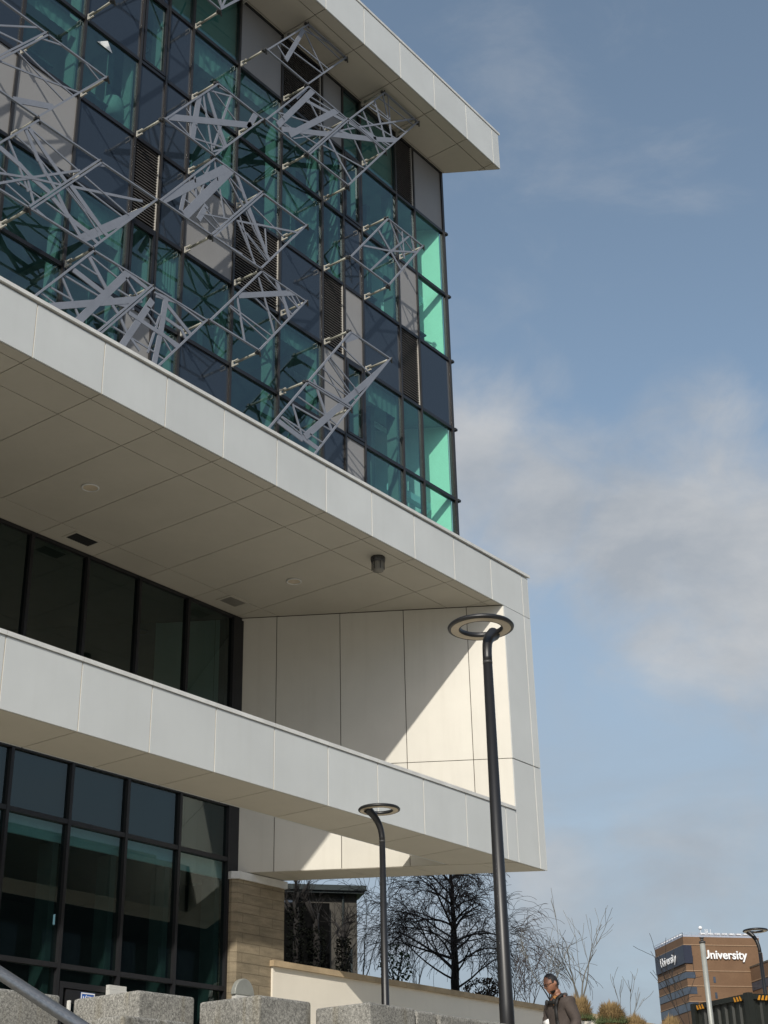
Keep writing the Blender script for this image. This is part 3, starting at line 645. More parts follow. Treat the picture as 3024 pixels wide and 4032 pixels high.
S = '''
B 490 335 1470 435 17;B 860 60 775 575 15;B 950 20 1070 400 10;B 1070 400 1180 700 12;B 900 45 955 380 5;B 960 390 1012 730 4;B 680 200 765 340 3;B 590 375 725 535 4;B 1250 30 1030 690 6;B 970 15 1390 130 4;B 1010 0 1315 405 3;B 1545 265 1440 460 15;B 820 440 975 705 3.5;B 860 160 1090 540 3.5;B 815 595 1165 705 4;B 1100 580 1155 705 5;B 1020 745 1170 708 4;B 1110 -10 1410 155 3.5;B 750 160 755 540 4
B 1195 930 430 1312 20;B 1240 950 690 1500 22;E 850 490 935 340 14;E 640 380 690 140 10;E 680 255 810 355 3.5;E 740 145 835 245 3.5;B 1275 965 1340 1120 10;E 1320 10 1400 230 10;E 1395 215 1480 440 8;E 1460 390 1650 880 9;E 1210 15 1390 370 3.5;E 1230 10 1360 160 4;E 880 425 1245 500 3.5;E 900 455 1085 645 3;E 930 365 1125 610 3;E 1060 140 1300 470 3;E 1105 150 1155 470 3;E 965 15 1025 90 3;E 915 55 850 285 5;E 800 -10 830 290 6;B 985 895 930 1030 5;B 1040 855 1060 965 4;B 895 965 940 1035 3;B 800 1040 805 1100 5;B 1060 1010 1070 1080 4
L 60 210 150 500 3.5;L 110 185 145 260 9;L 145 255 245 505 10;L 175 278 440 332 5;L 130 155 320 345 3.5;L 70 130 160 330 3;L 160 330 250 490 3;L 0 405 75 450 3.5;E 1310 510 1570 565 5;E 1320 535 1515 1010 4;E 1335 560 1640 970 3;E 1640 620 1660 900 3;E 1430 670 1660 960 3
H 425 495 1110 462 14;H 860 305 920 470 12;H 930 470 1040 805 11;H 660 295 780 700 5;H 780 700 855 990 5;H 720 245 905 450 3.5;H 745 225 880 305 5;H 408 535 492 1030 5;H 318 628 805 1060 3.5;H 330 615 845 995 3.5;H 605 510 785 690 3;H 785 690 965 890 4;H 935 345 995 435 3;H 1090 485 1185 655 3.5;H 1045 495 1155 690 6;H 980 485 1155 675 4;H 1025 685 1085 755 4;H 930 345 1025 435 3;H 880 480 960 600 3
C 290 460 450 840 9;C 450 830 540 1010 9;C 540 1000 665 1210 9;C 355 490 600 860 10;C 595 850 805 1135 10;C 0 700 235 905 12;C 230 895 385 1065 11;C 380 1055 570 1215 12;C 92 585 220 890 5;C 215 885 330 1200 5;D 320 -10 410 320 5;C 0 1003 355 1062 5;C 345 1055 730 1145 5;C 0 1120 400 1052 5;C 395 1050 935 970 5;C 330 445 925 965 3.5;C 175 545 350 700 3.5;C 345 690 730 1140 3.5;D 55 55 375 335 3.5;D 205 35 495 255 3.5;C 0 935 215 1125 3.5
D 840 95 1205 610 12;D 1215 630 1300 715 10;D 675 180 810 460 10;D 800 440 960 710 10;D 610 225 870 520 12;D 860 510 1060 660 12;D 1060 680 1190 810 9;D 945 735 1700 400 19;D 860 105 1680 275 6;D 910 45 1460 465 3.5;D 1010 -10 1510 430 3.5;D 770 110 1000 400 3.5;D 1000 395 1145 620 3.5;D 805 125 1165 580 3;D 535 285 800 475 3.5;D 1155 670 1215 780 3;D 415 365 570 500 5;C 1110 900 1310 910 7
A 440 445 840 575 3.5;A 835 570 955 670 4;A 935 655 1170 950 3;A 0 325 450 450 4;A 225 555 500 825 3.5;A 500 820 860 1130 3.5;A 185 595 760 1200 3;C 180 130 620 215 14;A 0 728 550 955 4;A 545 950 930 1095 4;A 20 335 210 520 3;A 0 385 150 550 3
G 835 175 290 708 17;G 60 496 950 425 15;G 335 155 710 445 13;G 478 35 645 345 10;G 495 25 755 235 3.5;G 395 95 535 185 3.5;G 228 228 385 595 5;G 255 205 605 415 4;G 125 315 315 425 3.5;G 45 375 165 465 3;G 735 325 880 415 4;G 825 235 935 415 5;G 855 195 1040 345 10;G 720 85 805 195 3.5;G 690 475 765 590 8;G 755 465 880 505 9;G 495 555 670 665 3.5
G 1060 440 720 945 15;G 1195 395 1145 720 14;G 1150 700 1085 1010 13;G 1110 385 1290 440 12;G 1195 465 1450 785 10;G 1155 575 1335 700 8;G 1330 690 1405 835 8;G 855 555 1110 725 10;G 1100 715 1350 885 10;G 1265 435 1545 645 4;G 1540 585 1552 660 3;G 1005 535 1105 675 4;G 1025 495 1135 575 3.5;G 1135 575 1025 910 5;G 775 615 835 745 7;G 830 735 940 890 7;G 695 675 1085 915 3.5;G 1105 935 1205 1005 3.5;G 1175 795 1265 950 3.5;G 1165 755 1320 895 10;G 1095 365 1160 405 4
K 292 180 190 355 13;K 128 255 188 350 5;K 198 210 435 405 3.5;K 300 188 412 425 4;K 235 310 402 435 3.5;K 150 250 220 302 3;K 310 165 505 345 3;K 320 148 555 322 3;K 270 165 530 300 3
I 565 120 225 455 16;I 805 305 335 545 17;I 465 220 865 430 10;I 265 495 710 545 15;I 500 205 665 525 5;I 515 185 845 395 3.5;I 215 335 745 502 4;I 155 375 345 495 3.5;I 485 125 400 205 6;I 275 435 605 645 3.5;I 375 580 565 550 3;I 225 335 275 405 3
I 700 540 1110 590 16;I 1105 588 1340 600 15;I 700 590 800 790 8;I 800 790 925 1005 7;I 635 640 1055 875 4;I 875 465 1065 870 3.5;I 905 395 1260 670 3;I 1050 410 1175 750 3.5;I 800 510 910 552 6;I 720 530 890 488 4
I 1120 215 1225 595 7;I 1010 310 1120 570 4;I 1060 275 1415 525 4;I 955 355 1345 595 4;I 1145 185 1485 455 3;I 1200 155 1295 595 4;I 1250 155 1285 585 3;I 880 492 1535 392 5;I 890 435 1130 580 12;I 1080 245 1265 405 3;I 1120 560 1260 640 5
L 885 305 1022 545 8;L 800 403 965 437 5;L 960 435 1115 442 5;L 845 548 968 432 5;L 960 440 1085 335 5;L 950 235 1042 470 3.5;L 1028 295 1045 475 3.5;L 955 240 1105 455 3;L 1078 335 1112 455 3.5
J 1375 455 845 920 16;J 850 915 420 1295 17;J 855 250 1010 195 14;J 880 235 930 175 12;J 815 310 1145 635 3.5;J 1235 590 1160 680 3;J 700 445 985 795 3;J 675 465 995 945 3;J 615 555 975 915 3;J 555 615 865 845 3;J 635 555 825 895 3.5;J 960 780 1025 880 3
J 515 690 640 1050 8;J 635 1040 725 1280 9;J 480 715 850 920 6;J 345 865 645 1075 3.5;J 285 955 375 1260 5;J 290 955 605 1135 4;J 175 1085 430 1255 4;J 125 1125 380 1320 14;J 370 1290 600 1460 13;J 595 1165 710 1235 3;J 675 1095 800 1195 3;J 475 1275 625 1375 3.5;J 160 1090 370 1270 3;J 850 920 945 995 6
'''
SEG = []
for ln in S.replace('\n', ';').split(';'):
    q = ln.split()
    if len(q) != 6: continue
    t = Z[q[0]]; a = onY(t[0]+float(q[1])*t[2], t[1]+float(q[2])*t[2], YP); b = onY(t[0]+float(q[3])*t[2], t[1]+float(q[4])*t[2], YP)
    SEG.append(((a.x, a.z), (b.x, b.z), float(q[5])/100*1.0))
for cpt in ((17.1, 25.66),):
    for dx, dz, wd in ((-.9, 1.3, .04), (.5, 1.6, .05), (-.3, 1.7, .035), (.9, 1.2, .04)):
        SEG.append(((cpt[0], cpt[1]), (cpt[0]+dx, cpt[1]+dz), wd))
SEG += [((9.6, 19.5), (12.3, 21.42), .04), ((10.2, 20.4), (12.3, 20.9), .04), ((11.0, 19.5), (11.3, 21.4), .05), ((10.3, 21.2), (11.9, 19.8), .035)]
done = set(); grp = 'lattice sunscreens in front of the tower glass'
for fi, (i, j) in enumerate(FR):
    c = [(MX[i], ROWS[j]), (MX[i+1], ROWS[j]), (MX.get(i+2, 26.1), ROWS[j+1]), (MX[i+1], ROWS[j+1])]
    cx_ = sum(p[0] for p in c)/4; cz_ = sum(p[1] for p in c)/4
    ins = []
    top_gap = .10 if j == 5 else 0.0
    for (x, z) in c:
        ins.append((x, z-(top_gap if z > 27 else 0)))
    c = ins
    T = thing('lattice_sunscreen', LAB[(i, j)], 'sunscreen', (cx_, YP, cz_), grp)
    # outer frame bars
    mb = MB()
    for e in range(4):
        a = Vector((c[e][0], YP, c[e][1])); b = Vector((c[(e+1) % 4][0], YP, c[(e+1) % 4][1]))
        d = (b-a); L = d.length; d.normalize(); nz = Vector((-d.z, 0, d.x))
        inward = (Vector((cx_, YP, cz_))-(a+b)/2).dot(nz); nz = nz if inward > 0 else -nz
        off = .028; wdt = .015 if e in (0, 2) else .018
        mb.obox((a+b)/2 + nz*off, d, Vector((0, 1, 0)), nz, L/2-.03, .022+e*.0007, wdt)
    sparse = (i, j) == (-2, 2)
    if not sparse: mb.build('frame', M['steel_grey'], T)
    # lattice of flat bars
    if not sparse: mb = MB()
    k = 0
    for (p, q, wd) in (SEG[-4:] if (i, j) == (-3, 2) else SEG[:-4]):
        dx, dz = q[0]-p[0], q[1]-p[1]; L = math.hypot(dx, dz)
        if L < .02: continue
        dx /= L; dz /= L; ex = .03; hw = wd*.43; nx, nz = -dz*hw, dx*hw
        a = (p[0]-dx*ex, p[1]-dz*ex); b = (q[0]+dx*ex, q[1]+dz*ex)
        poly = [(a[0]+nx, a[1]+nz), (b[0]+nx, b[1]+nz), (b[0]-nx, b[1]-nz), (a[0]-nx, a[1]-nz)]
        for e in range(4):
            u, v = c[e], c[(e+1) % 4]; ex_, ez_ = v[0]-u[0], v[1]-u[1]; nn = (ez_, -ex_)
            if (cx_-u[0])*nn[0]+(cz_-u[1])*nn[1] > 0: nn = (-nn[0], -nn[1])
            poly = clip(poly, u[0]-nn[0]/math.hypot(*nn)*.012, u[1]-nn[1]/math.hypot(*nn)*.012, nn[0], nn[1])
            if len(poly) < 3: break
        if len(poly) > 2 and area(poly) > .0035:
            yy = YP-.016+(k % 11)*.0011; k += 1
            mb.extr([(x_, yy, z_) for x_, z_ in poly], (0, .022, 0))
    if k: mb.build('frame' if sparse else 'lattice', M['steel_grey'], T)
    for (x, z) in c:
        key = (round(x, 1), round(z, 0))
        if key in done: continue
        done.add(key)
        mb = MB(); mb.tube([(x, Yt-.16, z), (x, YP+.03, z)], .027, 8); rd = mb.build('support_rod', M['rod'], T, True)
        mb = MB()
        mb.box(x-.022, x+.022, Yt-.085, Yt-.062, z-.075, z+.075)
        for s_ in (-1, 1): mb.box(x-.014, x+.014, Yt-.22, Yt-.087, z+s_*.055-.014, z+s_*.055+.014)
        mb.build('bracket', M['bracket'], rd)
        mb = MB(); mb.box(x-.05, x+.05, YP+.024, YP+.085, z-.028, z+.028); mb.tube([(x-.03, YP-.03, z), (x+.09, YP+.05, z-.05)], .02, 6); mb.build('clamp', M['clamp'], rd)

# ------------------------------------------------------------------ soffit fittings
for k, (x, y) in enumerate(((16.34, 19.28), (22.32, 19.28))):
    T = thing('downlight', ('round flush downlight in the brown soffit near the left edge', 'round flush downlight in the soffit left of the sounder')[k], 'ceiling light', (x, y, ZS), 'downlights in the deck soffit')
    mb = MB(); mb.lathe([(.17, 0), (.17, -.025), (.145, -.03), (.14, -.012)], (x, y, ZS), 28); mb.build('bezel', M['coping_metal'], T, True)
    mb = MB(); mb.lathe([(0, -.012), (.14, -.012), (.14, -.002), (0, -.002)], (x, y, ZS), 28, False); mb.build('diffuser', M['lamp_lens'], T)
for k, (x0, x1, y0, y1) in enumerate(((17.55, 18.15, 21.03, 21.36), (22.06, 22.58, 20.95, 21.30))):
    T = thing('ceiling_vent', ('open black rectangular vent in the soffit above the slot windows', 'grey mesh rectangular vent in the soffit near the return wall')[k], 'vent', (x0, y0, ZS), 'vents in the deck soffit')
    mb = MB()
    for q in ((x0-.06, x0, y0-.06, y1+.06), (x1, x1+.06, y0-.06, y1+.06), (x0+.001, x1-.001, y0-.06, y0), (x0+.001, x1-.001, y1, y1+.06)): mb.box(*q, ZS-.016, ZS-.001)
    mb.build('frame', M['soffit'], T)
    mb = MB(); mb.box(x0, x1, y0, y1, ZS-.008, ZS-.002); g2 = mb.build('grille', M['vent_dark'] if k == 0 else M['vent_grey'], T)
    mb = MB()
    for i in range(1, 9): xx = x0+(x1-x0)*i/9; mb.box(xx-.006, xx+.006, y0, y1, ZS-.013, ZS-.009)
    mb.build('bars', M['vent_dark'] if k == 0 else M['vent_grey'], T)
x, y = 22.51, 17.08
T = thing('ceiling_fixture', 'dark glass jar shaped fixture hanging from the soffit near its front edge', 'light fixture', (x, y, ZS))
mb = MB(); mb.lathe([(0, 0), (.15, 0), (.16, -.05), (.15, -.11), (.12, -.12), (0, -.12)], (x, y, ZS-.001), 20, False); mb.build('base', M['clamp'], T, True)
mb = MB(); mb.lathe([(.125, -.12), (.125, -.27), (.115, -.32), (0, -.33)], (x, y, ZS), 20, False); mb.build('jar', M['vent_grey'], T, True)
mb = MB()
for i in range(6):
    a = i*math.pi/3; mb.tube([(x+.135*math.cos(a), y+.135*math.sin(a), ZS-.11), (x+.135*math.cos(a), y+.135*math.sin(a), ZS-.30)], .008, 5)
mb.tube([(x-.16, y, ZS-.08), (x-.20, y, ZS-.12), (x-.20, y, ZS-.20), (x-.15, y, ZS-.22)], .01, 6)
mb.build('cage', M['clamp'], T)

# ------------------------------------------------------------------ stone pier, white garden wall, wall light
T = thing('stone_pier', 'sandstone pier of thin courses with pale coping beside the entrance glazing', 'pier', (23.7, 22, 3.4))
mb = MB(); mb.prism([(22.96, 21.62), (22.96, 21.53), (23.06, 21.43), (24.56, 21.43), (24.56, 22.6), (22.96, 22.6)], 3.4, 8.08); mb.build('shaft', M['sandstone'], T)
mb = MB(); mb.prism([(22.92, 21.62), (22.92, 21.51), (23.04, 21.38), (24.61, 21.38), (24.61, 22.65), (22.92, 22.65)], 8.08, 8.235); mb.build('coping', M['coping_metal'], T)
T = thing('garden_wall', 'long white rendered retaining wall with sandstone coping behind the lamp posts', 'wall', (34, 21.5, 3.4))
mb = MB()
mb.box(24.15, 35.15, 21.38, 21.70, 3.0, 6.375); mb.box(35.17, 52, 21.38, 21.70, 3.0, 6.375); mb.build('render_panel', M['render_white'], T)
mb = MB(); x = 24.10
while x < 52:
    mb.box(x+.004, x+1.19, 21.31, 21.76, 6.375, 6.50); x += 1.194
mb.build('coping', M['sandstone_coping'], T)
pw = onY(950, 3888, 21.4)
T = thing('wall_light', 'grey half round eyelid wall light low on the sandstone pier', 'light', (pw.x, 21.42, pw.z))
mb = MB(); mb.extr([(pw.x+.30*math.cos(a), 21.425, pw.z-.17+.34*math.sin(a)) for a in [math.pi*i/14 for i in range(15)]], (0, -.13, 0)); mb.build('hood', M['pole_grey'], T, bevel=.02)
mb = MB(); mb.box(pw.x-.26, pw.x+.26, 21.30, 21.424, pw.z-.42, pw.z-.175); mb.build('lens', M['coping_metal'], T)

# ------------------------------------------------------------------ street lamps
def lamp(ctr, base, bend_z, dir_in, ring_r, label, tilt_r=0):
    k = ring_r/.35
    T = thing('street_lamp', label, 'street lamp', base, 'black ring head street lamps on the terrace')
    c = Vector(ctr)
    mb = MB(); mb.lathe([(.222*k, -.024*k), (.216*k, .0), (.224*k, .026*k), (.28*k, .036*k), (.335*k, .022*k), (.353*k, .0), (.348*k, -.018*k), (.330*k, -.027*k), (.326*k, -.022*k), (.230*k, -.022*k), (.227*k, -.027*k)], c, 56)
    hd = mb.build('lamp_head', M['lamp_black'], T, True)
    mb = MB(); mb.lathe([(.236*k, -.0255*k), (.318*k, -.0255*k), (.318*k, -.0215*k), (.236*k, -.0215*k)], c, 56); mb.build('lens', M['lamp_lens'], hd)
    b = Vector(base); tip = c + dir_in*(.235*k) + Vector((0, 0, -.012))
    low = Vector((b.x, b.y, bend_z))
    pts = []; 
    P0 = low; P1 = low + Vector((0, 0, (tip.z-low.z)*.62)); P2 = tip - dir_in*.12*k + Vector((0, 0, -.09*k)); P3 = tip
    for i in range(15):
        t = i/14; pts.append(P0*(1-t)**3 + P1*3*t*(1-t)**2 + P2*3*t*t*(1-t) + P3*t**3)
    mb = MB(); mb.tube(pts, [.049*k + (.074*k-.049*k)*(i/14)**2.2 for i in range(15)], 14); mb.build('arm', M['lamp_black'], T, True)
    mb = MB(); mb.tube([b, b+Vector((0, 0, .9)), b+Vector((0, 0, .91)), Vector((b.x, b.y, bend_z-.005)) ], [.070*k, .069*k, .067*k, .049*k], 18); mb.build('pole', M['lamp_black'], T, True)
    mb = MB(); mb.tube([low+Vector((0, 0, -.02)), low+Vector((0, 0, .012))], .0505*k, 18); mb.build('collar', M['clamp'], T, True)
    mb = MB(); mb.lathe([(0, .03), (.17, .03), (.19, 0), (0, 0)], b, 20, False); mb.build('base_plate', M['lamp_black'], T)
    return T
D1 = 15.3
c1 = atD(1893, 2469, D1)
lb1 = c1 - FH*.10 + R0*.045
lamp(c1, (lb1.x, lb1.y, 2.42), atD(1900, 2647, D1).z, (R0*.62+FH*.78).normalized(), .35, 'tallest black ring headed lamp post, standing in front of the white pier')
c2 = atD(1493, 3187, 24.1)
b2 = c2 + R0*.04 + FH*.05
lamp(c2, (b2.x, b2.y, 2.9), c2.z-.52, (R0*-.85-FH*.5).normalized(), .35, 'middle sized black ring headed lamp post in front of the white wall')
c3 = atD(2974, 3664, 40)
b3 = c3 + R0*.05
lamp(c3, (b3.x, b3.y, 3.2), c3.z-.6, (R0*-.7+FH*.7).normalized(), .345, 'farthest black ring headed lamp post, behind the dark container')

# ------------------------------------------------------------------ grey pole, container
pp = atD(2763, 3694, 28)
T = thing('signal_pole', 'plain galvanised grey pole with a capped top in front of the container', 'pole', (pp.x, pp.y, 2.7))
mb = MB(); mb.tube([(pp.x, pp.y, 2.7), (pp.x, pp.y, pp.z-.09)], .05, 16); mb.build('shaft', M['pole_grey'], T, True)
mb = MB(); mb.tube([(pp.x, pp.y, pp.z-.095), (pp.x, pp.y, pp.z-.06)], .062, 16); mb.tube([(pp.x, pp.y, pp.z-.062), (pp.x, pp.y, pp.z)], .03, 12); mb.tube([(pp.x, pp.y, pp.z), (pp.x, pp.y, pp.z+.012)], .05, 12); mb.build('cap', M['clamp'], T, True)
cc = atD(2944, 3909, 32); cl = onZ(2735, 3953, cc.z); cr = onZ(3024, 3921, cc.z)
T = thing('shipping_container', 'black corrugated shipping container with yellow hazard stripes along its top rail', 'container', (cc.x, cc.y, 3.1))
du = (cl-cc); du.z = 0; Lc = du.length; du.normalize(); dv_ = Vector((-du.y, du.x, 0))
if dv_.dot(FH) < 0: dv_ = -dv_
H = cc.z; zb = 3.1; W2 = 2.44; Lw = 6.05 if False else Lc
def corr(p0, d, nrm, L, z0, z1, pitch=.26, dep=.045):
    mb = MB(); pts = []; s_ = 0
    while s_ < L-.001:
        for a, o in ((0, 0), (.30, 0), (.45, dep), (.85, dep)):
            t = s_+a*pitch
            if t < L: pts.append(p0+d*t-nrm*o)
        s_ += pitch
    pts.append(p0+d*L)
    for a, b in zip(pts[:-1], pts[1:]): mb.quad((a.x, a.y, z0), (b.x, b.y, z0), (b.x, b.y, z1), (a.x, a.y, z1))
    return mb
p0 = Vector((cc.x, cc.y, 0))
corr(p0+du*.1-0*dv_, du, -dv_, Lc-.2, zb+.15, H-.13).build('side_panel', M['container'], T)
LR = 6.0
er = Vector((-0.0, 0, 0)); de = dv_
corr(p0+de*.1, de, -du, LR-.2, zb+.15, H-.13).build('side_panel', M['container'], T)
mb = MB()
def rail(a, b, z0, z1, hw): 
    d = (b-a); L = d.length; d.normalize(); mb.obox((a+b)/2+ZV*((z0+z1)/2), d, d.cross(ZV), ZV, L/2, hw, (z1-z0)/2)
q1, q2, q3, q4 = p0, p0+du*Lc, p0+du*Lc+de*LR, p0+de*LR
for a, b in ((q1, q2), (q2, q3), (q3, q4), (q4, q1)):
    rail(a, b, H-.13, H-.02, .05); rail(a, b, zb, zb+.15, .05)
for q in (q1, q2, q3, q4): mb.obox(q+ZV*((zb+H)/2), du, de, ZV, .075, .075, (H-zb)/2)
mb.build('frame', M['container'], T)
mb = MB(); mb.extr([q1+ZV*(H-.06), q2+ZV*(H-.06), q3+ZV*(H-.06), q4+ZV*(H-.06)], (0, 0, .03)); mb.build('roof', M['container'], T)
mb = MB()
def stripe(a, d, nrm, s0, n, z):
    for k in range(n):
        t = s0+k*.10; b_ = a+d*t+nrm*.056
        mb.extr([b_+ZV*z, b_+d*.065+ZV*z, b_+d*.095+ZV*(z+.10), b_+d*.055+ZV*(z+.10)], nrm*.004)
stripe(q1, du, -de, .16, 3, H-.15); stripe(q1, du, -de, Lc-.42, 3, H-.15); stripe(q1, de, -du, .20, 4, H-.15)
mb.build('hazard_stripe', M['hazard'], T)
mb = MB(); nn_ = -de; a = q1+du*(.42)+nn_*.012
for k in range(7): mb.extr([a+ZV*(H-.62-k*.085), a+du*.05+ZV*(H-.62-k*.085), a+du*.05+ZV*(H-.68-k*.085), a+ZV*(H-.68-k*.085)], nn_*.004)
mb.build('stencil_marks', M['text_white'], T)

# ------------------------------------------------------------------ granite blocks, handrail
BL = [(6.38, 7.07, 8.24, 8.95, 3.01, 'granite block cut off by the left edge behind the handrail'),
      (7.26, 7.82, 7.66, 8.33, 3.01, 'granite block with a sharp lit corner just right of the handrail'),
      (8.04, 8.63, 7.25, 7.84, 3.01, 'rust stained granite block below the sandstone pier'),
      (8.94, 9.53, 6.95, 7.48, 3.01, 'granite block joined to the low stone kerb near the middle lamp post'),
      (9.56, 9.83, 6.965, 7.45, 3.005, 'narrow granite kerb stone between two others'),
      (9.86, 11.9, 6.96, 7.44, 3.0, 'long granite kerb stone running behind the tallest lamp post foot')]
for x0, x1, y0, y1, z, lab in BL:
    mb = MB(); mb.box(x0, x1, y0, y1, 2.40, z); o_ = mb.build('granite_block', M['granite'], None, False, .022); tag(o_, lab, 'stone block', 'granite blocks along the terrace edge')
    o_.rotation_euler = (0, 0, 0)
mb = MB(); mb.box(6.12, 6.66, 6.58, 7.0, 2.40, 2.66); o_ = mb.build('granite_block', M['granite'], None, False, .018); tag(o_, 'lowest granite block peeping up at the bottom edge in front of a taller one', 'stone block', 'granite blocks along the terrace edge')
T = thing('handrail', 'brushed stainless steel handrail sloping down at the bottom left', 'handrail', (3.78, 4.5, 1.4))
mb = MB(); sl_ = (2.49-2.24)/(4.79-4.27)
r0, r1 = atD(-15, 3822, 5.7), atD(325, 4045, 5.3); dd = (r1-r0).normalized()
mb.tube([r0-dd*1.6, r0, r1, r1+dd*.9], .0245, 20); mb.build('rail', M['stainless'], T, True)
mb = MB()
for q in (r1+dd*.7, r0-dd*1.4): mb.tube([q-ZV*.02, q-ZV*.92], .02, 12)
mb.build('post', M['stainless'], T, True)

# ------------------------------------------------------------------ vegetation
def rnd_dir(): 
    v = Vector((random.gauss(0, 1), random.gauss(0, 1), random.gauss(0, 1))); return v.normalized()
def grow(mb, p, d, L, r, lev, maxlev, droop, spread, nseg=5, kids=4, minr=.004, sides=5):
    pts = [p]; rad = [r]; dirs = [d]
    for i in range(nseg):
        d = (d + rnd_dir()*.16 + Vector((0, 0, -droop*(i/nseg)))).normalized()
        p = p + d*(L/nseg); pts.append(p); rad.append(max(minr, r*(1-.72*(i+1)/nseg))); dirs.append(d)
    mb[min(lev, 1)].tube(pts, rad, sides if lev < 2 else 3, False)
    if lev >= maxlev: return
    for k in range(kids):
        i = random.randint(1 if lev else 2, nseg); q = pts[i]; dd = dirs[i]
        side = dd.cross(rnd_dir()).normalized()
        nd_ = (dd*(1-spread) + side*spread + Vector((0, 0, .12 if lev == 0 else 0))).normalized()
        grow(mb, q, nd_, L*random.uniform(.48, .72), max(minr, rad[i]*random.uniform(.5, .7)), lev+1, maxlev, droop*1.25, spread, nseg, kids if lev < 2 else kids-1, minr, sides)
# big bare lime tree behind the wall
random.seed(21)
tb = atD(1795, 3905, 46); tt = atD(1778, 3440, 46)
T = thing('bare_tree', 'large leafless tree with drooping twigs beneath the cantilevered corner', 'tree', (tb.x, tb.y, tb.z-.6))
tr = MB(); tw = MB(); mbs = [tw, tw]
trunk = [Vector((tb.x, tb.y, tb.z-.6))]; hh = (tt.z-tb.z)
for i in range(1, 13):
    t = i/11; trunk.append(Vector((tb.x+(tt.x-tb.x)*t+random.uniform(-.04, .04), tb.y+(tt.y-tb.y)*t, tb.z+hh*t)))
tr.tube(trunk, [.15-.010*i for i in range(13)], 9, False)
for i in range(27):
    t = .05+.93*((i+random.uniform(0, .8))/27); idx = t*11; k = min(11, int(idx)); p = trunk[k].lerp(trunk[k+1], idx-k)
    a = i*2.4+random.uniform(-.5, .5); up = random.uniform(.25, .75) if t < .45 else random.uniform(.55, 1.15)
    d = Vector((math.cos(a), math.sin(a), up)).normalized()
    L = random.uniform(2.1, 3.1)*(1.12-.18*t)*(1 if t < .55 else .72)
    if d.dot(R0) > .15 and t > .4: L *= .55
    grow([tr, tw], p, d, L, random.uniform(.030, .055)*(1.1-.3*t), 0, 3, .17 if t < .5 else .10, .42, 7, 5, .0062, 5)
tr.build('trunk', M['bark_dark'], T, True); tw.build('crown', M['twig'], T)
# second, thinner tree at right of the lamp post
def small_tree(px, py, D, h, n, r, label, name='young_tree', mat='bark_grey', droop=-.04, seed=1, spread=.3, lv=2, kids=3):
    random.seed(seed); b = atD(px, py, D)
    T = thing(name, label, 'tree', (b.x, b.y, b.z-.3), 'leafless shrubs and saplings behind the garden wall'); t1 = MB(); t2 = MB()
    for i in range(n):
        a = 2*math.pi*i/n+random.uniform(-.5, .5); sp = random.uniform(.15, .5) if n > 1 else .05
        d = Vector((math.cos(a)*sp, math.sin(a)*sp, 1)).normalized()
        grow([t1, t2], Vector((b.x, b.y, b.z-.3)), d, h*random.uniform(.7, 1.05), r*random.uniform(.7, 1), 0, lv, droop, spread, 6, kids, .006, 6)
    t1.build('trunk', M[mat], T, True); t2.build('crown', M[mat], T); return T
small_tree(2280, 3910, 40, 1.9, 4, .030, 'pale leafless sapling with few upright stems right of the walking man', seed=5)
small_tree(2165, 3900, 41, 1.6, 4, .022, 'pale leafless sapling directly behind the walking man', seed=9)
small_tree(2475, 4010, 40, 1.5, 3, .016, 'thin leafless sapling between two dry grass tussocks', seed=12, kids=2)
small_tree(1430, 3830, 42, 2.7, 2, .025, 'slender leafless sapling beside the corner of the dark house', seed=17, kids=3)
small_tree(2715, 4040, 34, 1.7, 2, .011, 'thin brown leafless sapling in front of the far brick tower', mat='bark_dark', seed=23, kids=3)
small_tree(2020, 3930, 43, 1.35, 6, .018, 'dense dark leafless thicket right of the tallest lamp post', mat='twig', seed=31, lv=3, kids=3, name='bare_shrub', spread=.38)
small_tree(2090, 3950, 42, 1.4, 5, .016, 'low dark leafless bush between the lamp post and the walking man', mat='twig', seed=33, lv=3, kids=3, name='bare_shrub', spread=.45)
small_tree(1640, 3870, 44, 1.6, 5, .014, 'low dark twiggy bush left of the big tree trunk', mat='twig', seed=37, lv=3, kids=3, name='bare_shrub', spread=.45)
def leafy(px, py, D, rx, rz, n, size, mat, name, label, cat, group=None, seed=3, up=.3, stems=True):
    random.seed(seed); b = atD(px, py, D); T = thing(name, label, cat, (b.x, b.y, b.z-rz), group); lm = MB(); sm = MB()
    for i in range(n):
        u = rnd_dir()*random.uniform(.45, 1)**.6
        q = Vector((b.x+u.x*rx, b.y+u.y*rx, b.z+u.z*rz))
        if mnoise.noise(q*3.5) < -.12: continue
        d = rnd_dir(); e = d.cross(rnd_dir()).normalized(); s_ = size*random.uniform(.5, 1.2)
        lm.quad(q-d*s_, q-e*s_*.5, q+d*s_, q+e*s_*.5)
    lm.build('foliage', M[mat], T)
    for i in range(7):
        a = random.uniform(0, 6.3); sm.tube([(b.x, b.y, b.z-rz), (b.x+math.cos(a)*rx*.5, b.y+math.sin(a)*rx*.5, b.z+rz*random.uniform(0, .7))], .012, 4, False)
    sm.build('stem', M['bark_dark'], T)
leafy(1555, 3800, 42, .55, .62, 420, .07, 'leaf', 'evergreen_shrub', 'small dark evergreen shrub just right of the middle lamp post', 'shrub', seed=4)
leafy(1905, 3893, 44, .62, .32, 1500, .05, 'leaf_brown', 'brown_shrub', 'rounded brown shrub left of the tallest lamp post', 'shrub', seed=6)
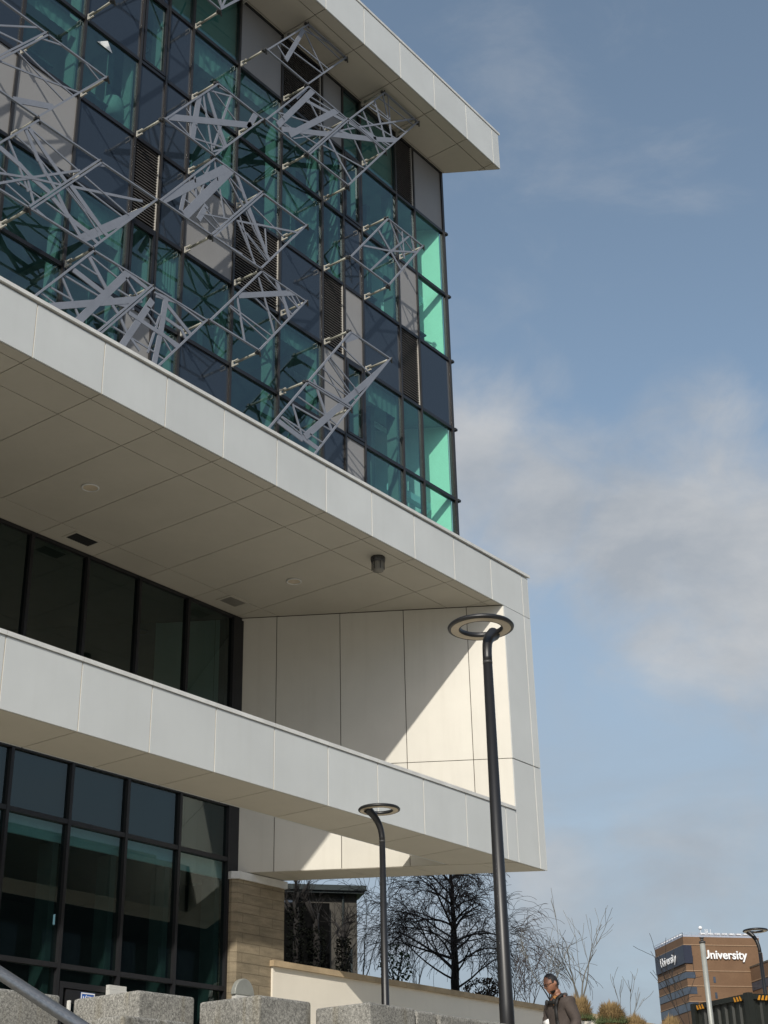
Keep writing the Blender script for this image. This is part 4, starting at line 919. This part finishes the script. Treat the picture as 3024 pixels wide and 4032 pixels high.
def tussock(px, py, D, r, h, n, label, seed, mat='straw'):
    random.seed(seed); b = atD(px, py, D); T = thing('grass_tussock', label, 'grass clump', (b.x, b.y, b.z), 'dry grass tussocks above the garden wall'); mb = MB()
    for i in range(n):
        a = random.uniform(0, 6.283); sp = random.uniform(0, 1)**.6; g = random.uniform(.72, 1.1)*(1+.28*mnoise.noise(Vector((math.cos(a)*1.7+seed, math.sin(a)*1.7, sp*2))))
        tip = Vector((b.x+math.cos(a)*sp*r*g, b.y+math.sin(a)*sp*r*g, b.z-.25+(h+.25)*g*math.sqrt(max(.04, 1-sp*sp))))
        p = Vector((b.x+math.cos(a)*sp*r*.45, b.y+math.sin(a)*sp*r*.45, b.z-.3)); e = p.lerp(tip, .7)+Vector((0, 0, .05))
        s_ = Vector((-math.sin(a), math.cos(a), 0)).lerp(R0, .6)*.011
        mb.poly([p-s_, p+s_, e+s_*.8, e-s_*.8, tip], [(0, 1, 2, 3), (3, 2, 4)])
    mb.build('blades', M[mat], T)
    gm_ = MB()
    for i in range(n//3):
        a = random.uniform(0, 6.283); q = Vector((b.x+math.cos(a)*r*random.uniform(.5, 1.5), b.y+math.sin(a)*r*random.uniform(.3, .9), b.z-.30)); tip = q+Vector((random.gauss(0, .10), random.gauss(0, .08), random.uniform(.05, .22)))
        s_ = R0*.009; gm_.poly([q-s_, q+s_, tip], [(0, 1, 2)])
    gm_.build('green_skirt', M['grass'], T)
    mb = MB(); mb.blob((b.x, b.y, b.z-.18), r*.5, 10, 6, .15, (1, 1, .7)); mb.build('crown_base', M[mat], T)
tussock(2282, 3968, 39, .40, .34, 1300, 'round dry straw coloured grass tussock right behind the man', 3)
tussock(2405, 3985, 38.5, .47, .27, 1400, 'round dry straw coloured grass tussock, middle of three on the wall', 5)
tussock(2500, 4026, 38.5, .40, .22, 900, 'greenish dry grass tussock near where the white wall leaves the picture', 8)
tussock(2640, 4045, 37, .36, .30, 800, 'sparse dry grass tussock in front of the far brick tower foot', 11)
random.seed(2)
mb = MB()
for i in range(9000):
    x = random.uniform(26.5, 46); 
    if x < 29 and random.random() < .7: continue
    y = 21.76+abs(random.gauss(0, .9)); z = 6.33+max(0, min(1, (y-21.72)/2.28))*.57
    h = random.uniform(.05, .22)*(.8+.8*max(0, mnoise.noise(Vector((x*.9, y, 0)))))
    a = random.uniform(0, 6.28); d = Vector((math.cos(a), math.sin(a), 0)); s_ = d*.012; l = Vector((random.gauss(0, .05), random.gauss(0, .05), h))
    p = Vector((x, y, z)); mb.poly([p-s_, p+s_, p+l], [(0, 1, 2)])
tag(mb.build('grass', M['grass']), 'green grass growing along the top of the garden wall', 'grass', kind='stuff')

# ------------------------------------------------------------------ old house behind the pier with pollard trees
hb = atD(1408, 3800, 60); ax = (R0*.97+FH*.24).normalized(); ay = Vector((-ax.y, ax.x, 0)); hz = atD(1408, 3500, 60).z
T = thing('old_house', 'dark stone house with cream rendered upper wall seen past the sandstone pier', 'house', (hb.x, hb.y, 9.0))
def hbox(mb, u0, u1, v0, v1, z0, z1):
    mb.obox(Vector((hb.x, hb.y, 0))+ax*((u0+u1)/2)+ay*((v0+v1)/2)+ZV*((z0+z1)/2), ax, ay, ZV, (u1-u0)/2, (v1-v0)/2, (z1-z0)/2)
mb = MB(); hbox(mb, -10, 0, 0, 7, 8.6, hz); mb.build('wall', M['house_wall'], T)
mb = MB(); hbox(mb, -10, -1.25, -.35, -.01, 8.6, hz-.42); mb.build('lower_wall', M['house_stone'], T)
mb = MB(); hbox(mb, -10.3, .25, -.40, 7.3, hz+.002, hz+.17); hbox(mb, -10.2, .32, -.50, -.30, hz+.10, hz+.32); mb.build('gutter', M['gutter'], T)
mb = MB(); b0 = Vector((hb.x, hb.y, 0))
mb.extr([b0-ax*10.2-ay*.35+ZV*(hz+.30), b0-ax*10.2+ay*7.2+ZV*(hz+.30), b0-ax*10.2+ay*3.4+ZV*(hz+.75)], ax*10.4); mb.build('roof', M['slate'], T)
mb = MB(); p = b0-ax*.62-ay*.09; mb.tube([p+ZV*8.7, p+ZV*hz], .055, 8); mb.build('drainpipe', M['gutter'], T)
for u in (-2.9, -4.6, -6.4):
    mb = MB(); hbox(mb, u-.36, u+.36, -.04, -.005, hz-.95, hz-.25); mb.build('window', M['far_glass'], T)
mb = MB(); hbox(mb, -.34, -.22, -.03, -.004, 9.2, hz-2.2); mb.build('window', M['gutter'], T)
def pollard(px, py, D, h, r, label, seed):
    random.seed(seed); b = atD(px, py, D); T = thing('pollard_tree', label, 'tree', (b.x, b.y, 8.6), 'pollarded trees before the old house'); t = MB(); c = MB(); iv = MB()
    top = [Vector((b.x, b.y, 8.6)), Vector((b.x+.05, b.y, b.z)), Vector((b.x-.03, b.y, b.z+h*.5))]
    t.tube(top, [r*1.3, r, r*.8], 8)
    for i in range(7):
        a = random.uniform(0, 6.28); d = (R0*math.cos(a)*.6+FH*math.sin(a)*.4+ZV*.85).normalized(); p = top[1].lerp(top[2], random.uniform(0, 1)); e = p+d*h*random.uniform(.35, .6)
        t.tube([p, p.lerp(e, .5)+ZV*.03, e], [r*.55, r*.42, r*.5], 7)
        for k in range(7): grow([c, c], e, (d+rnd_dir()*.7).normalized(), random.uniform(.4, .9), .014, 1, 2, -.03, .35, 4, 2, .005, 4)
    for i in range(1100):
        z = random.uniform(8.7, b.z+h*.35); a = random.uniform(0, 6.28); q = Vector((b.x+math.cos(a)*r*random.uniform(1, 3.2), b.y+math.sin(a)*r*random.uniform(1, 3.2), z)); d = rnd_dir(); e = d.cross(rnd_dir()).normalized(); s_ = .055
        iv.quad(q-d*s_, q-e*s_*.7, q+d*s_, q+e*s_*.7)
    t.build('trunk', M['bark_dark'], T, True); c.build('twigs', M['bark_dark'], T); iv.build('ivy', M['ivy'], T)
pollard(1245, 3720, 57, 1.9, .14, 'ivy clad pollard tree with knobbly stubs in the middle of the old house front', 3)
pollard(1352, 3740, 57, 1.3, .11, 'smaller pollard tree by the right corner of the old house', 8)
pollard(1165, 3640, 57, 2.0, .13, 'pollard tree nearest to the sandstone pier', 13)

# ------------------------------------------------------------------ far brick university tower
D = 300.0
ub = atD(2688, 3688, D); ztop = ub.z
ul = atD(2578, 3741, D*1.0); ur = atD(2987, 3694, D*1.0)
u = R0.copy(); corner = Vector((ub.x, ub.y, 0))
# right face towards the camera, left face running back
axr = (onZ(2987, 3694, ztop)-ub); axr.z = 0; LRt = axr.length; axr.normalize()
axl = (onZ(2578, 3741, ztop)-ub); axl.z = 0; LLt = axl.length; axl.normalize()
T = thing('university_tower', 'tall brown brick tower with white University lettering near its top', 'building', (corner.x, corner.y, 0))
def wallz(xpx, ypx):   # height on the right face under a pixel row at the corner
    return EYE.z + ray(xpx, ypx).z*D
def tprism(mb, o, a, la, b, lb, z0, z1):
    mb.prism([(o.x, o.y), (o.x+a.x*la, o.y+a.y*la), (o.x+a.x*la+b.x*lb, o.y+a.y*la+b.y*lb), (o.x+b.x*lb, o.y+b.y*lb)], z0, z1)
mb = MB(); tprism(mb, corner, axr, LRt, axl, LLt, 0, ztop); mb.build('wall', M['brick'], T)
def cz(y): return EYE.z + ray(2688+(y-3688)*.10, y).z*D     # height at the near corner for image row y
nr = Vector((axr.y, -axr.x, 0)); nr = nr if nr.dot(FH) < 0 else -nr
nl = Vector((axl.y, -axl.x, 0)); nl = nl if nl.dot(R0) < 0 else -nl
def face_box(mb, a, n_, s0, s1, z0, z1, dep):
    o = corner + a*s0; mb.extr([o+ZV*z0, corner+a*s1+ZV*z0, corner+a*s1+ZV*z1, o+ZV*z1], n_*dep)
zs = [cz(v) for v in (3720, 3730, 3801, 3830, 3865, 3893, 3930, 3960, 3996, 4020)]
mb = MB()
for y in (3722, 3831, 3894, 3958): 
    z = cz(y); face_box(mb, axr, nr, -.1, LRt, z-.085, z+.085, .10); face_box(mb, axl, nl, -.1, LLt, z-.085, z+.085, .10)
mb.build('stone_band', M['sand_band'], T)
for y0, y1 in ((3836, 3862), (3898, 3927), (3962, 3995)):
    mb = MB(); face_box(mb, axl, nl, -.05, LLt-.15, cz(y1), cz(y0), .08); face_box(mb, axr, nr, -.05, 1.9, cz(y1), cz(y0), .08); mb.build('window_band', M['far_glass'], T)
mb = MB(); face_box(mb, axl, nl, -.2, LLt-.2, cz(3800), cz(3724), .25); face_box(mb, axr, nr, -.2, 1.6, cz(3800), cz(3724), .25); sg = part(mb.build('sign_panel', M['navy_sign'], T), 'navy panel wrapping the top corner of the tower')
def text(body, size, name, parent, mat, M4, bold=.03, ext=.05):
    cu = bpy.data.curves.new(name, 'FONT'); cu.body = body; cu.size = size; cu.extrude = ext; cu.offset = bold*size; cu.align_x = 'CENTER'; cu.align_y = 'CENTER'
    tmp = bpy.data.objects.new('tmp', cu); COL.objects.link(tmp); dg = bpy.context.evaluated_depsgraph_get(); me = bpy.data.meshes.new_from_object(tmp.evaluated_get(dg))
    bpy.data.objects.remove(tmp); me.transform(M4); me.materials.clear(); me.materials.append(mat); me.name = name
    o = bpy.data.objects.new(name, me); COL.objects.link(o); o.parent = parent; o.matrix_parent_inverse = pinv(parent); return o
def frame4(o, a, n_):
    up = ZV; m4 = Matrix((a, up, n_)).transposed().to_4x4(); m4.translation = o; return m4
def face_at(x, y, n_): 
    d = ray(x, y); return EYE + d*((corner-EYE).dot(n_)/d.dot(n_))
tpos = face_at(2851, 3762, nr)
text('University', 2.45, 'lettering', T, M['text_white'], frame4(tpos+nr*.2, axr, nr), .018, .12)
tl = face_at(2637, 3784, nl)
text('University', 2.5, 'lettering', sg, M['text_white'], frame4(tl+nl*.42, -axl, nl) @ Matrix.Scale(.90, 4, (1, 0, 0)), .010, .05)
# roof rail and plant
mb = MB()
for k in range(10):
    for a, L in ((axr, LRt), (axl, LLt)): p = corner+a*(L*k/9)+ZV*ztop; mb.tube([p, p+ZV*.8], .05, 4)
for h in (.4, .8):
    mb.tube([corner+axl*LLt+ZV*(ztop+h), corner+ZV*(ztop+h), corner+axr*LRt+ZV*(ztop+h)], .05, 4)
mb.build('roof_rail', M['rail_metal'], T)
mb = MB(); face_box(mb, axr, nr, 0, LRt, ztop+.01, ztop+.42, -.2); face_box(mb, axl, nl, 0, LLt, ztop+.01, ztop+.42, -.2); mb.build('parapet', M['rail_metal'], T)
inn = -nr
for k in range(7):
    mb = MB(); p = corner+axr*(LRt*(.30+.095*k))+inn*1.5+ZV*(ztop+.9); mb.obox(p, axr, inn, ZV, .55, .5, .16)
    mb.tube([p, p-ZV*.9], .06, 4); mb.build('roof_unit', M['plant_white'], T)
for k in range(8):
    mb = MB(); p = corner+axl*(LLt*(.25+.09*k))-nl*1.2+ZV*(ztop+.55); mb.obox(p, axl, nl, ZV, .5, .4, .55); mb.build('roof_unit', M['plant_white'], T)
mb = MB(); mb.blob(corner+axr*(LRt*.27)+inn*1+ZV*(ztop+2.0), .42, 10, 8); mb.tube([corner+axr*(LRt*.27)+inn*1+ZV*ztop, corner+axr*(LRt*.27)+inn*1+ZV*(ztop+1.7)], .07, 5); mb.build('dish', M['plant_white'], T)
for q in (.33, .345, .36, .40):
    mb = MB(); mb.tube([corner+axr*(LRt*q)+inn*1+ZV*ztop, corner+axr*(LRt*q)+inn*1+ZV*(ztop+1.8)], .06, 4); mb.build('aerial', M['plant_white'], T)
mb = MB(); o = corner+axr*LRt
mb.prism([(o.x+axr.x*.02-nr.x*1.5, o.y+axr.y*.02-nr.y*1.5), (o.x+axr.x*1.2-nr.x*1.5, o.y+axr.y*1.2-nr.y*1.5), (o.x+axr.x*1.2-nr.x*9, o.y+axr.y*1.2-nr.y*9), (o.x+axr.x*.02-nr.x*9, o.y+axr.y*.02-nr.y*9)], 0, cz(3745)); mb.build('stair_core', M['brick'], T)
mb = MB(); face_box(mb, axr, nr, 5.8, 6.3, cz(3880), cz(3855), .06); face_box(mb, axr, nr, 5.8, 6.3, cz(3945), cz(3920), .06); mb.build('window', M['far_glass'], T)
# lower annexe
an = face_at(2946, 3812, nr) + nr*9; zt2 = an.z
T2 = thing('brick_annexe', 'lower brown brick block with a dark window band in front of the University tower', 'building', (an.x, an.y, 0))
o2 = Vector((an.x, an.y, 0)); lft = onZ(2820, 3862, zt2)-an; lft.z = 0; L2 = lft.length; lft.normalize()
n2 = Vector((lft.y, -lft.x, 0)); n2 = n2 if n2.dot(R0) < 0 else -n2
mb = MB(); tprism(mb, o2, axr, 16, lft, L2, 0, zt2); mb.build('wall', M['brick'], T2)
def fb2(mb, a, n_, s0, s1, z0, z1, dep): mb.extr([o2+a*s0+ZV*z0, o2+a*s1+ZV*z0, o2+a*s1+ZV*z1, o2+a*s0+ZV*z1], n_*dep)
def cz2(y): d = ray(2946+(y-3812)*.09, y); return EYE.z + d.z*((o2-EYE).dot(FH)/d.dot(FH))
mb = MB(); fb2(mb, axr, nr, -.1, 16, cz2(3845), cz2(3841), .12); fb2(mb, lft, n2, -.1, L2, cz2(3845), cz2(3841), .12); mb.build('stone_band', M['sand_band'], T2)
mb = MB(); fb2(mb, lft, n2, -.05, L2-.3, cz2(3880), cz2(3848), .08); fb2(mb, axr, nr, -.05, 1.4, cz2(3880), cz2(3848), .08); mb.build('window_band', M['far_glass'], T2)
mb = MB(); fb2(mb, axr, nr, -.1, 16, zt2+.005, zt2+.3, .1); fb2(mb, lft, n2, -.1, L2, zt2+.005, zt2+.3, .1); mb.build('parapet', M['backing'], T2)

# ------------------------------------------------------------------ building across the plaza (only seen mirrored in the glass)
T = thing('opposite_building', 'long dark building across the plaza, behind the viewer', 'building', (90, -45, 0))
mb = MB(); mb.box(-10, 260, -60, -45, 0, 25.5); mb.build('wall', M['opposite'], T)
mb = MB()
for k in range(40):
    for z in (4, 9, 14, 19): mb.box(14+k*6, 17.5+k*6, -44.99, -44.93, z, z+2.4)
mb.build('windows', M['far_glass'], T)['kind'] = 'stuff'

# ------------------------------------------------------------------ walking man
def skin_obj(name, verts, edges, radii, mat, parent, sub=2, root=0):
    me = bpy.data.meshes.new(name); me.from_pydata(verts, edges, []); o = bpy.data.objects.new(name, me); COL.objects.link(o)
    sk = o.modifiers.new('skin', 'SKIN'); sk.use_smooth_shade = True
    for i, v in enumerate(me.skin_vertices[0].data):
        r = radii[i]; v.radius = r if isinstance(r, tuple) else (r, r); v.use_root = (i == root)
    ss = o.modifiers.new('sub', 'SUBSURF'); ss.levels = sub; ss.render_levels = sub
    dg = bpy.context.evaluated_depsgraph_get(); m2 = bpy.data.meshes.new_from_object(o.evaluated_get(dg)); bpy.data.objects.remove(o)
    m2.materials.clear(); m2.materials.append(mat)
    for p in m2.polygons: p.use_smooth = True
    return m2
mt_ = atD(2166, 3838, 17.7)
ground_m = 2.42; Hm = mt_.z-ground_m
kf = Hm/1.76
face = (-R0*.88 - FH*.48).normalized(); leftv = ZV.cross(face).normalized()     # character's left
base = Vector((mt_.x, mt_.y, ground_m)) + R0*.075
MAN = thing('person', 'man in brown grey jacket walking left, head bowed, dark strap across his chest', 'person', base)
M4 = Matrix((leftv, -face, ZV)).transposed().to_4x4(); M4.translation = base; M4 = M4 @ Matrix.Scale(kf, 4)
# local: x = left, y = back (face looks to -y), z up
def V3(*a): return a
bv = [(0, .02, .95), (0, .02, 1.12), (0, .03, 1.30), (0, .02, 1.44), (0, -.01, 1.52), (0, -.05, 1.60)]
br_ = [(.15, .11), (.145, .105), (.17, .115), (.12, .09), (.058, .062), (.07, .075)]
be = [(0, 1), (1, 2), (2, 3), (3, 4), (4, 5)]
def add(p, r, par): bv.append(p); br_.append(r); be.append((par, len(bv)-1)); return len(bv)-1
ends = []
for s_, sw in ((1, .18), (-1, -.16)):
    a = add((s_*.19, .03, 1.42), .062, 3); b = add((s_*.235, .03+sw*.35, 1.16), .046, a); c = add((s_*.22, -.02-sw*.9, .93), .036, b)
    h = add((s_*.215, -.045-sw*1.0, .86), (.020, .036), c)
    for k, (oy, L) in enumerate(((-.033, .075), (-.012, .085), (.010, .080), (.030, .062))):
        f1 = add((s_*.213, -.05-sw*1.0+oy, .80), .009, h); f2 = add((s_*.205, -.055-sw*1.0+oy*1.1, .80-L*.55), .008, f1); add((s_*.192, -.055-sw*1.0+oy*1.1, .80-L), .007, f2)
    t1 = add((s_*.205, -.085-sw*1.0, .85), .010, h); add((s_*.19, -.105-sw*1.0, .81), .008, t1)
    st = -.24 if s_ > 0 else .22
    hp = add((s_*.09, .02, .90), .085, 0); kn = add((s_*.095, .0+st*.55, .50), .055, hp); an_ = add((s_*.095, .03+st*1.15, .09), .038, kn); add((s_*.095, -.12+st*1.15, .035), .035, an_)
bm_me = skin_obj('body', bv, be, br_, M['skin'], None, 1)
# head as a shaped ball, joined into the body mesh and remeshed into one surface
hm = bmesh.new(); bmesh.ops.create_uvsphere(hm, u_segments=40, v_segments=28, radius=1)
for v in hm.verts:
    x, y, z = v.co
    X, Y, Zz = x*.075, y*.098, z*.122
    if z < -.1: X *= 1-.28*min(1, (-z-.1)/.9); Y = Y*(1-.12*min(1, -z)) - (.018*(-z) if y < 0 else 0)
    if y < 0:
        nx_ = math.exp(-(x/.17)**2); Y -= .026*nx_*math.exp(-((z+.12)/.16)**2)*(1.1-.6*(z+.12))
        Y -= .008*math.exp(-((z-.18)/.10)**2)*math.exp(-(x/.6)**2)
        for sx in (-.38, .38): Y += .012*math.exp(-((x-sx)/.16)**2-((z-.03)/.09)**2)
        Y += .006*math.exp(-((z+.46)/.03)**2)*math.exp(-(x/.30)**2); Y -= .006*math.exp(-((z+.40)/.05)**2+0)*math.exp(-(x/.28)**2); Y -= .006*math.exp(-((z+.52)/.05)**2)*math.exp(-(x/.28)**2)
        Y -= .010*math.exp(-((z+.80)/.14)**2)*math.exp(-(x/.35)**2)
    for sx in (-1, 1): X += sx*.022*math.exp(-((x-sx*.98)/.10)**2-((z+.05)/.22)**2-((y-.12)/.16)**2)
    v.co = (X, Y, Zz)
HT = Matrix.Translation((0, -.085, 1.645)) @ Matrix.Rotation(R_(20), 4, 'X')
hme = bpy.data.meshes.new('head'); hm.transform(HT); hm.to_mesh(hme); hm.free()
j = bmesh.new(); j.from_mesh(bm_me); j.from_mesh(hme); me = bpy.data.meshes.new('body'); j.to_mesh(me); j.free()
tmp = bpy.data.objects.new('tmp', me); COL.objects.link(tmp); rm = tmp.modifiers.new('r', 'REMESH'); rm.mode = 'VOXEL'; rm.voxel_size = .0065
dg = bpy.context.evaluated_depsgraph_get(); m2 = bpy.data.meshes.new_from_object(tmp.evaluated_get(dg)); bpy.data.objects.remove(tmp)
def addpart(name, me, mat, smooth=True):
    me.transform(M4); me.materials.clear(); me.materials.append(mat)
    if smooth:
        for p in me.polygons: p.use_smooth = True
    o = bpy.data.objects.new(name, me); COL.objects.link(o); o.parent = MAN; o.matrix_parent_inverse = Matrix.Translation(-base); return o
addpart('body', m2, M['skin'])
# hair: cap on the back and top of the head with receding temples, beard shadow
def shell(test, grow_):
    h = bmesh.new(); bmesh.ops.create_uvsphere(h, u_segments=40, v_segments=30, radius=1)
    kill = [f for f in h.faces if not test(*f.calc_center_median())]
    bmesh.ops.delete(h, geom=kill, context='FACES')
    for v in h.verts: v.co = (v.co.x*.075*grow_, v.co.y*.098*grow_, v.co.z*.122*grow_)
    h.transform(HT); me = bpy.data.meshes.new('hair'); h.to_mesh(me); h.free(); return me
addpart('hair', shell(lambda x, y, z: (z > .50 and y > -.62+.25*abs(x)) or (y > .12 and z > -.35) or (y > -.28 and z > .12 and abs(x) > .55), 1.055), M['hair'])
addpart('beard', shell(lambda x, y, z: y < -.10 and z < -.62 and z > -.98, 1.035), M['hair'])
# glasses
gm = MB()
for sx in (-1, 1):
    gm.tube([(sx*.033+.022*math.cos(a), -.104, .010+.016*math.sin(a)) for a in [2*math.pi*i/12 for i in range(13)]], .0035, 5, False)
    gm.tube([(sx*.055, -.10, .014), (sx*.078, -.02, .016), (sx*.079, .02, .01)], .003, 5)
gm.tube([(-.012, -.106, .014), (.012, -.106, .014)], .003, 5)
gme = bpy.data.meshes.new('glasses'); gme.from_pydata([tuple(HT @ Vector(v)) for v in gm.v], [], gm.f); addpart('glasses', gme, M['black_cloth'])
# jacket
jv = [(0, .02, .80), (0, .02, .98), (0, .02, 1.14), (0, .03, 1.30), (0, .025, 1.43), (0, .01, 1.49)]
jr_ = [(.205, .15), (.20, .145), (.20, .14), (.205, .14), (.15, .115), (.085, .085)]
je = [(0, 1), (1, 2), (2, 3), (3, 4), (4, 5)]
for s_, sw in ((1, .18), (-1, -.16)):
    n0 = len(jv); jv += [(s_*.195, .03, 1.41), (s_*.245, .03+sw*.35, 1.16), (s_*.225, -.02-sw*.85, .94)]; jr_ += [.088, .070, .056]; je += [(4, n0), (n0, n0+1), (n0+1, n0+2)]
jme = skin_obj('jacket', jv, je, jr_, M['jacket'], None, 2, 0)
for v in jme.vertices:
    q = Vector(v.co); v.co += v.normal*(.010*mnoise.noise(q*9)+.008*mnoise.noise(Vector((q.x*4, q.y*4, q.z*22))))
addpart('jacket', jme, M['jacket'])
tv = [(0, .02, .93)]; trr = [(.17, .13)]; te = []
for s_ in (1, -1):
    st = -.24 if s_ > 0 else .22; n0 = len(tv)
    tv += [(s_*.09, .02, .86), (s_*.095, st*.55, .50), (s_*.095, .03+st*1.15, .10)]; trr += [.105, .078, .066]; te += [(0, n0), (n0, n0+1), (n0+1, n0+2)]
addpart('trousers', skin_obj('trousers', tv, te, trr, M['trousers'], None, 2, 0), M['trousers'])
for s_ in (1, -1):
    st = -.24 if s_ > 0 else .22; sm = MB(); sm.blob((s_*.095, -.06+st*1.15, .045), .075, 12, 8, 0, (.62, 1.9, .62)); me = bpy.data.meshes.new('shoe'); me.from_pydata(sm.v, [], sm.f); addpart('shoe', me, M['black_cloth'])
# collar, headphones round the neck, strap, badge
def strip(pts, hw, nvec, th=.006):
    s = MB()
    for a, b in zip(pts[:-1], pts[1:]):
        a, b = Vector(a), Vector(b); d = (b-a).normalized(); n_ = Vector(nvec); sd = d.cross(n_).normalized()
        s.obox((a+b)/2, d, sd, n_, (b-a).length/2+.006, hw, th)
    return s
def addmb(name, s, mat): 
    me = bpy.data.meshes.new(name); me.from_pydata(s.v, [], s.f); return addpart(name, me, mat)
s = MB(); s.tube([(.085*math.cos(a), .015+.085*math.sin(a), 1.49-.035*math.sin(-a)) for a in [math.pi*(-.62)+2*math.pi*.81*i/16+math.pi*.28 for i in range(17)]], .026, 8); addmb('collar', s, M['jacket'])
s = MB(); s.tube([(.105*math.cos(a), -.005+.10*math.sin(a), 1.475+.045*math.sin(a)) for a in [math.pi*(.95+1.1*i/14) for i in range(15)]], .020, 8)
for sx in (-1, 1): s.blob((sx*.075, -.115, 1.43), .036, 10, 8, 0, (.8, .7, 1))
addmb('headphones', s, M['black_cloth'])
s = MB(); s.obox((.065, -.085, 1.44), Vector((1, 0, 0)), Vector((0, 1, 0)), ZV, .022, .02, .055); addmb('shirt_collar', s, M['orange_cloth'])
addmb('bag_strap', strip([(.13, -.02, 1.515), (.135, -.105, 1.46), (.14, -.142, 1.36), (.165, -.150, 1.20), (.185, -.13, 1.05), (.20, -.09, .93)], .020, (.35, -.93, 0)), M['black_cloth'])
s = MB(); s.obox((-.03, -.176, 1.185), Vector((.97, .1, .2)).normalized(), Vector((0, 1, 0)), Vector((-.2, 0, .97)).normalized(), .052, .004, .036); addmb('badge', s, M['paper'])

# ------------------------------------------------------------------ render settings that belong to the scene
scene.render.engine = 'CYCLES'
scene.cycles.max_bounces = 10; scene.cycles.transparent_max_bounces = 16; scene.cycles.diffuse_bounces = 6; scene.cycles.glossy_bounces = 4
scene.cycles.caustics_reflective = False; scene.cycles.caustics_refractive = False
scene.cycles.use_denoising = True
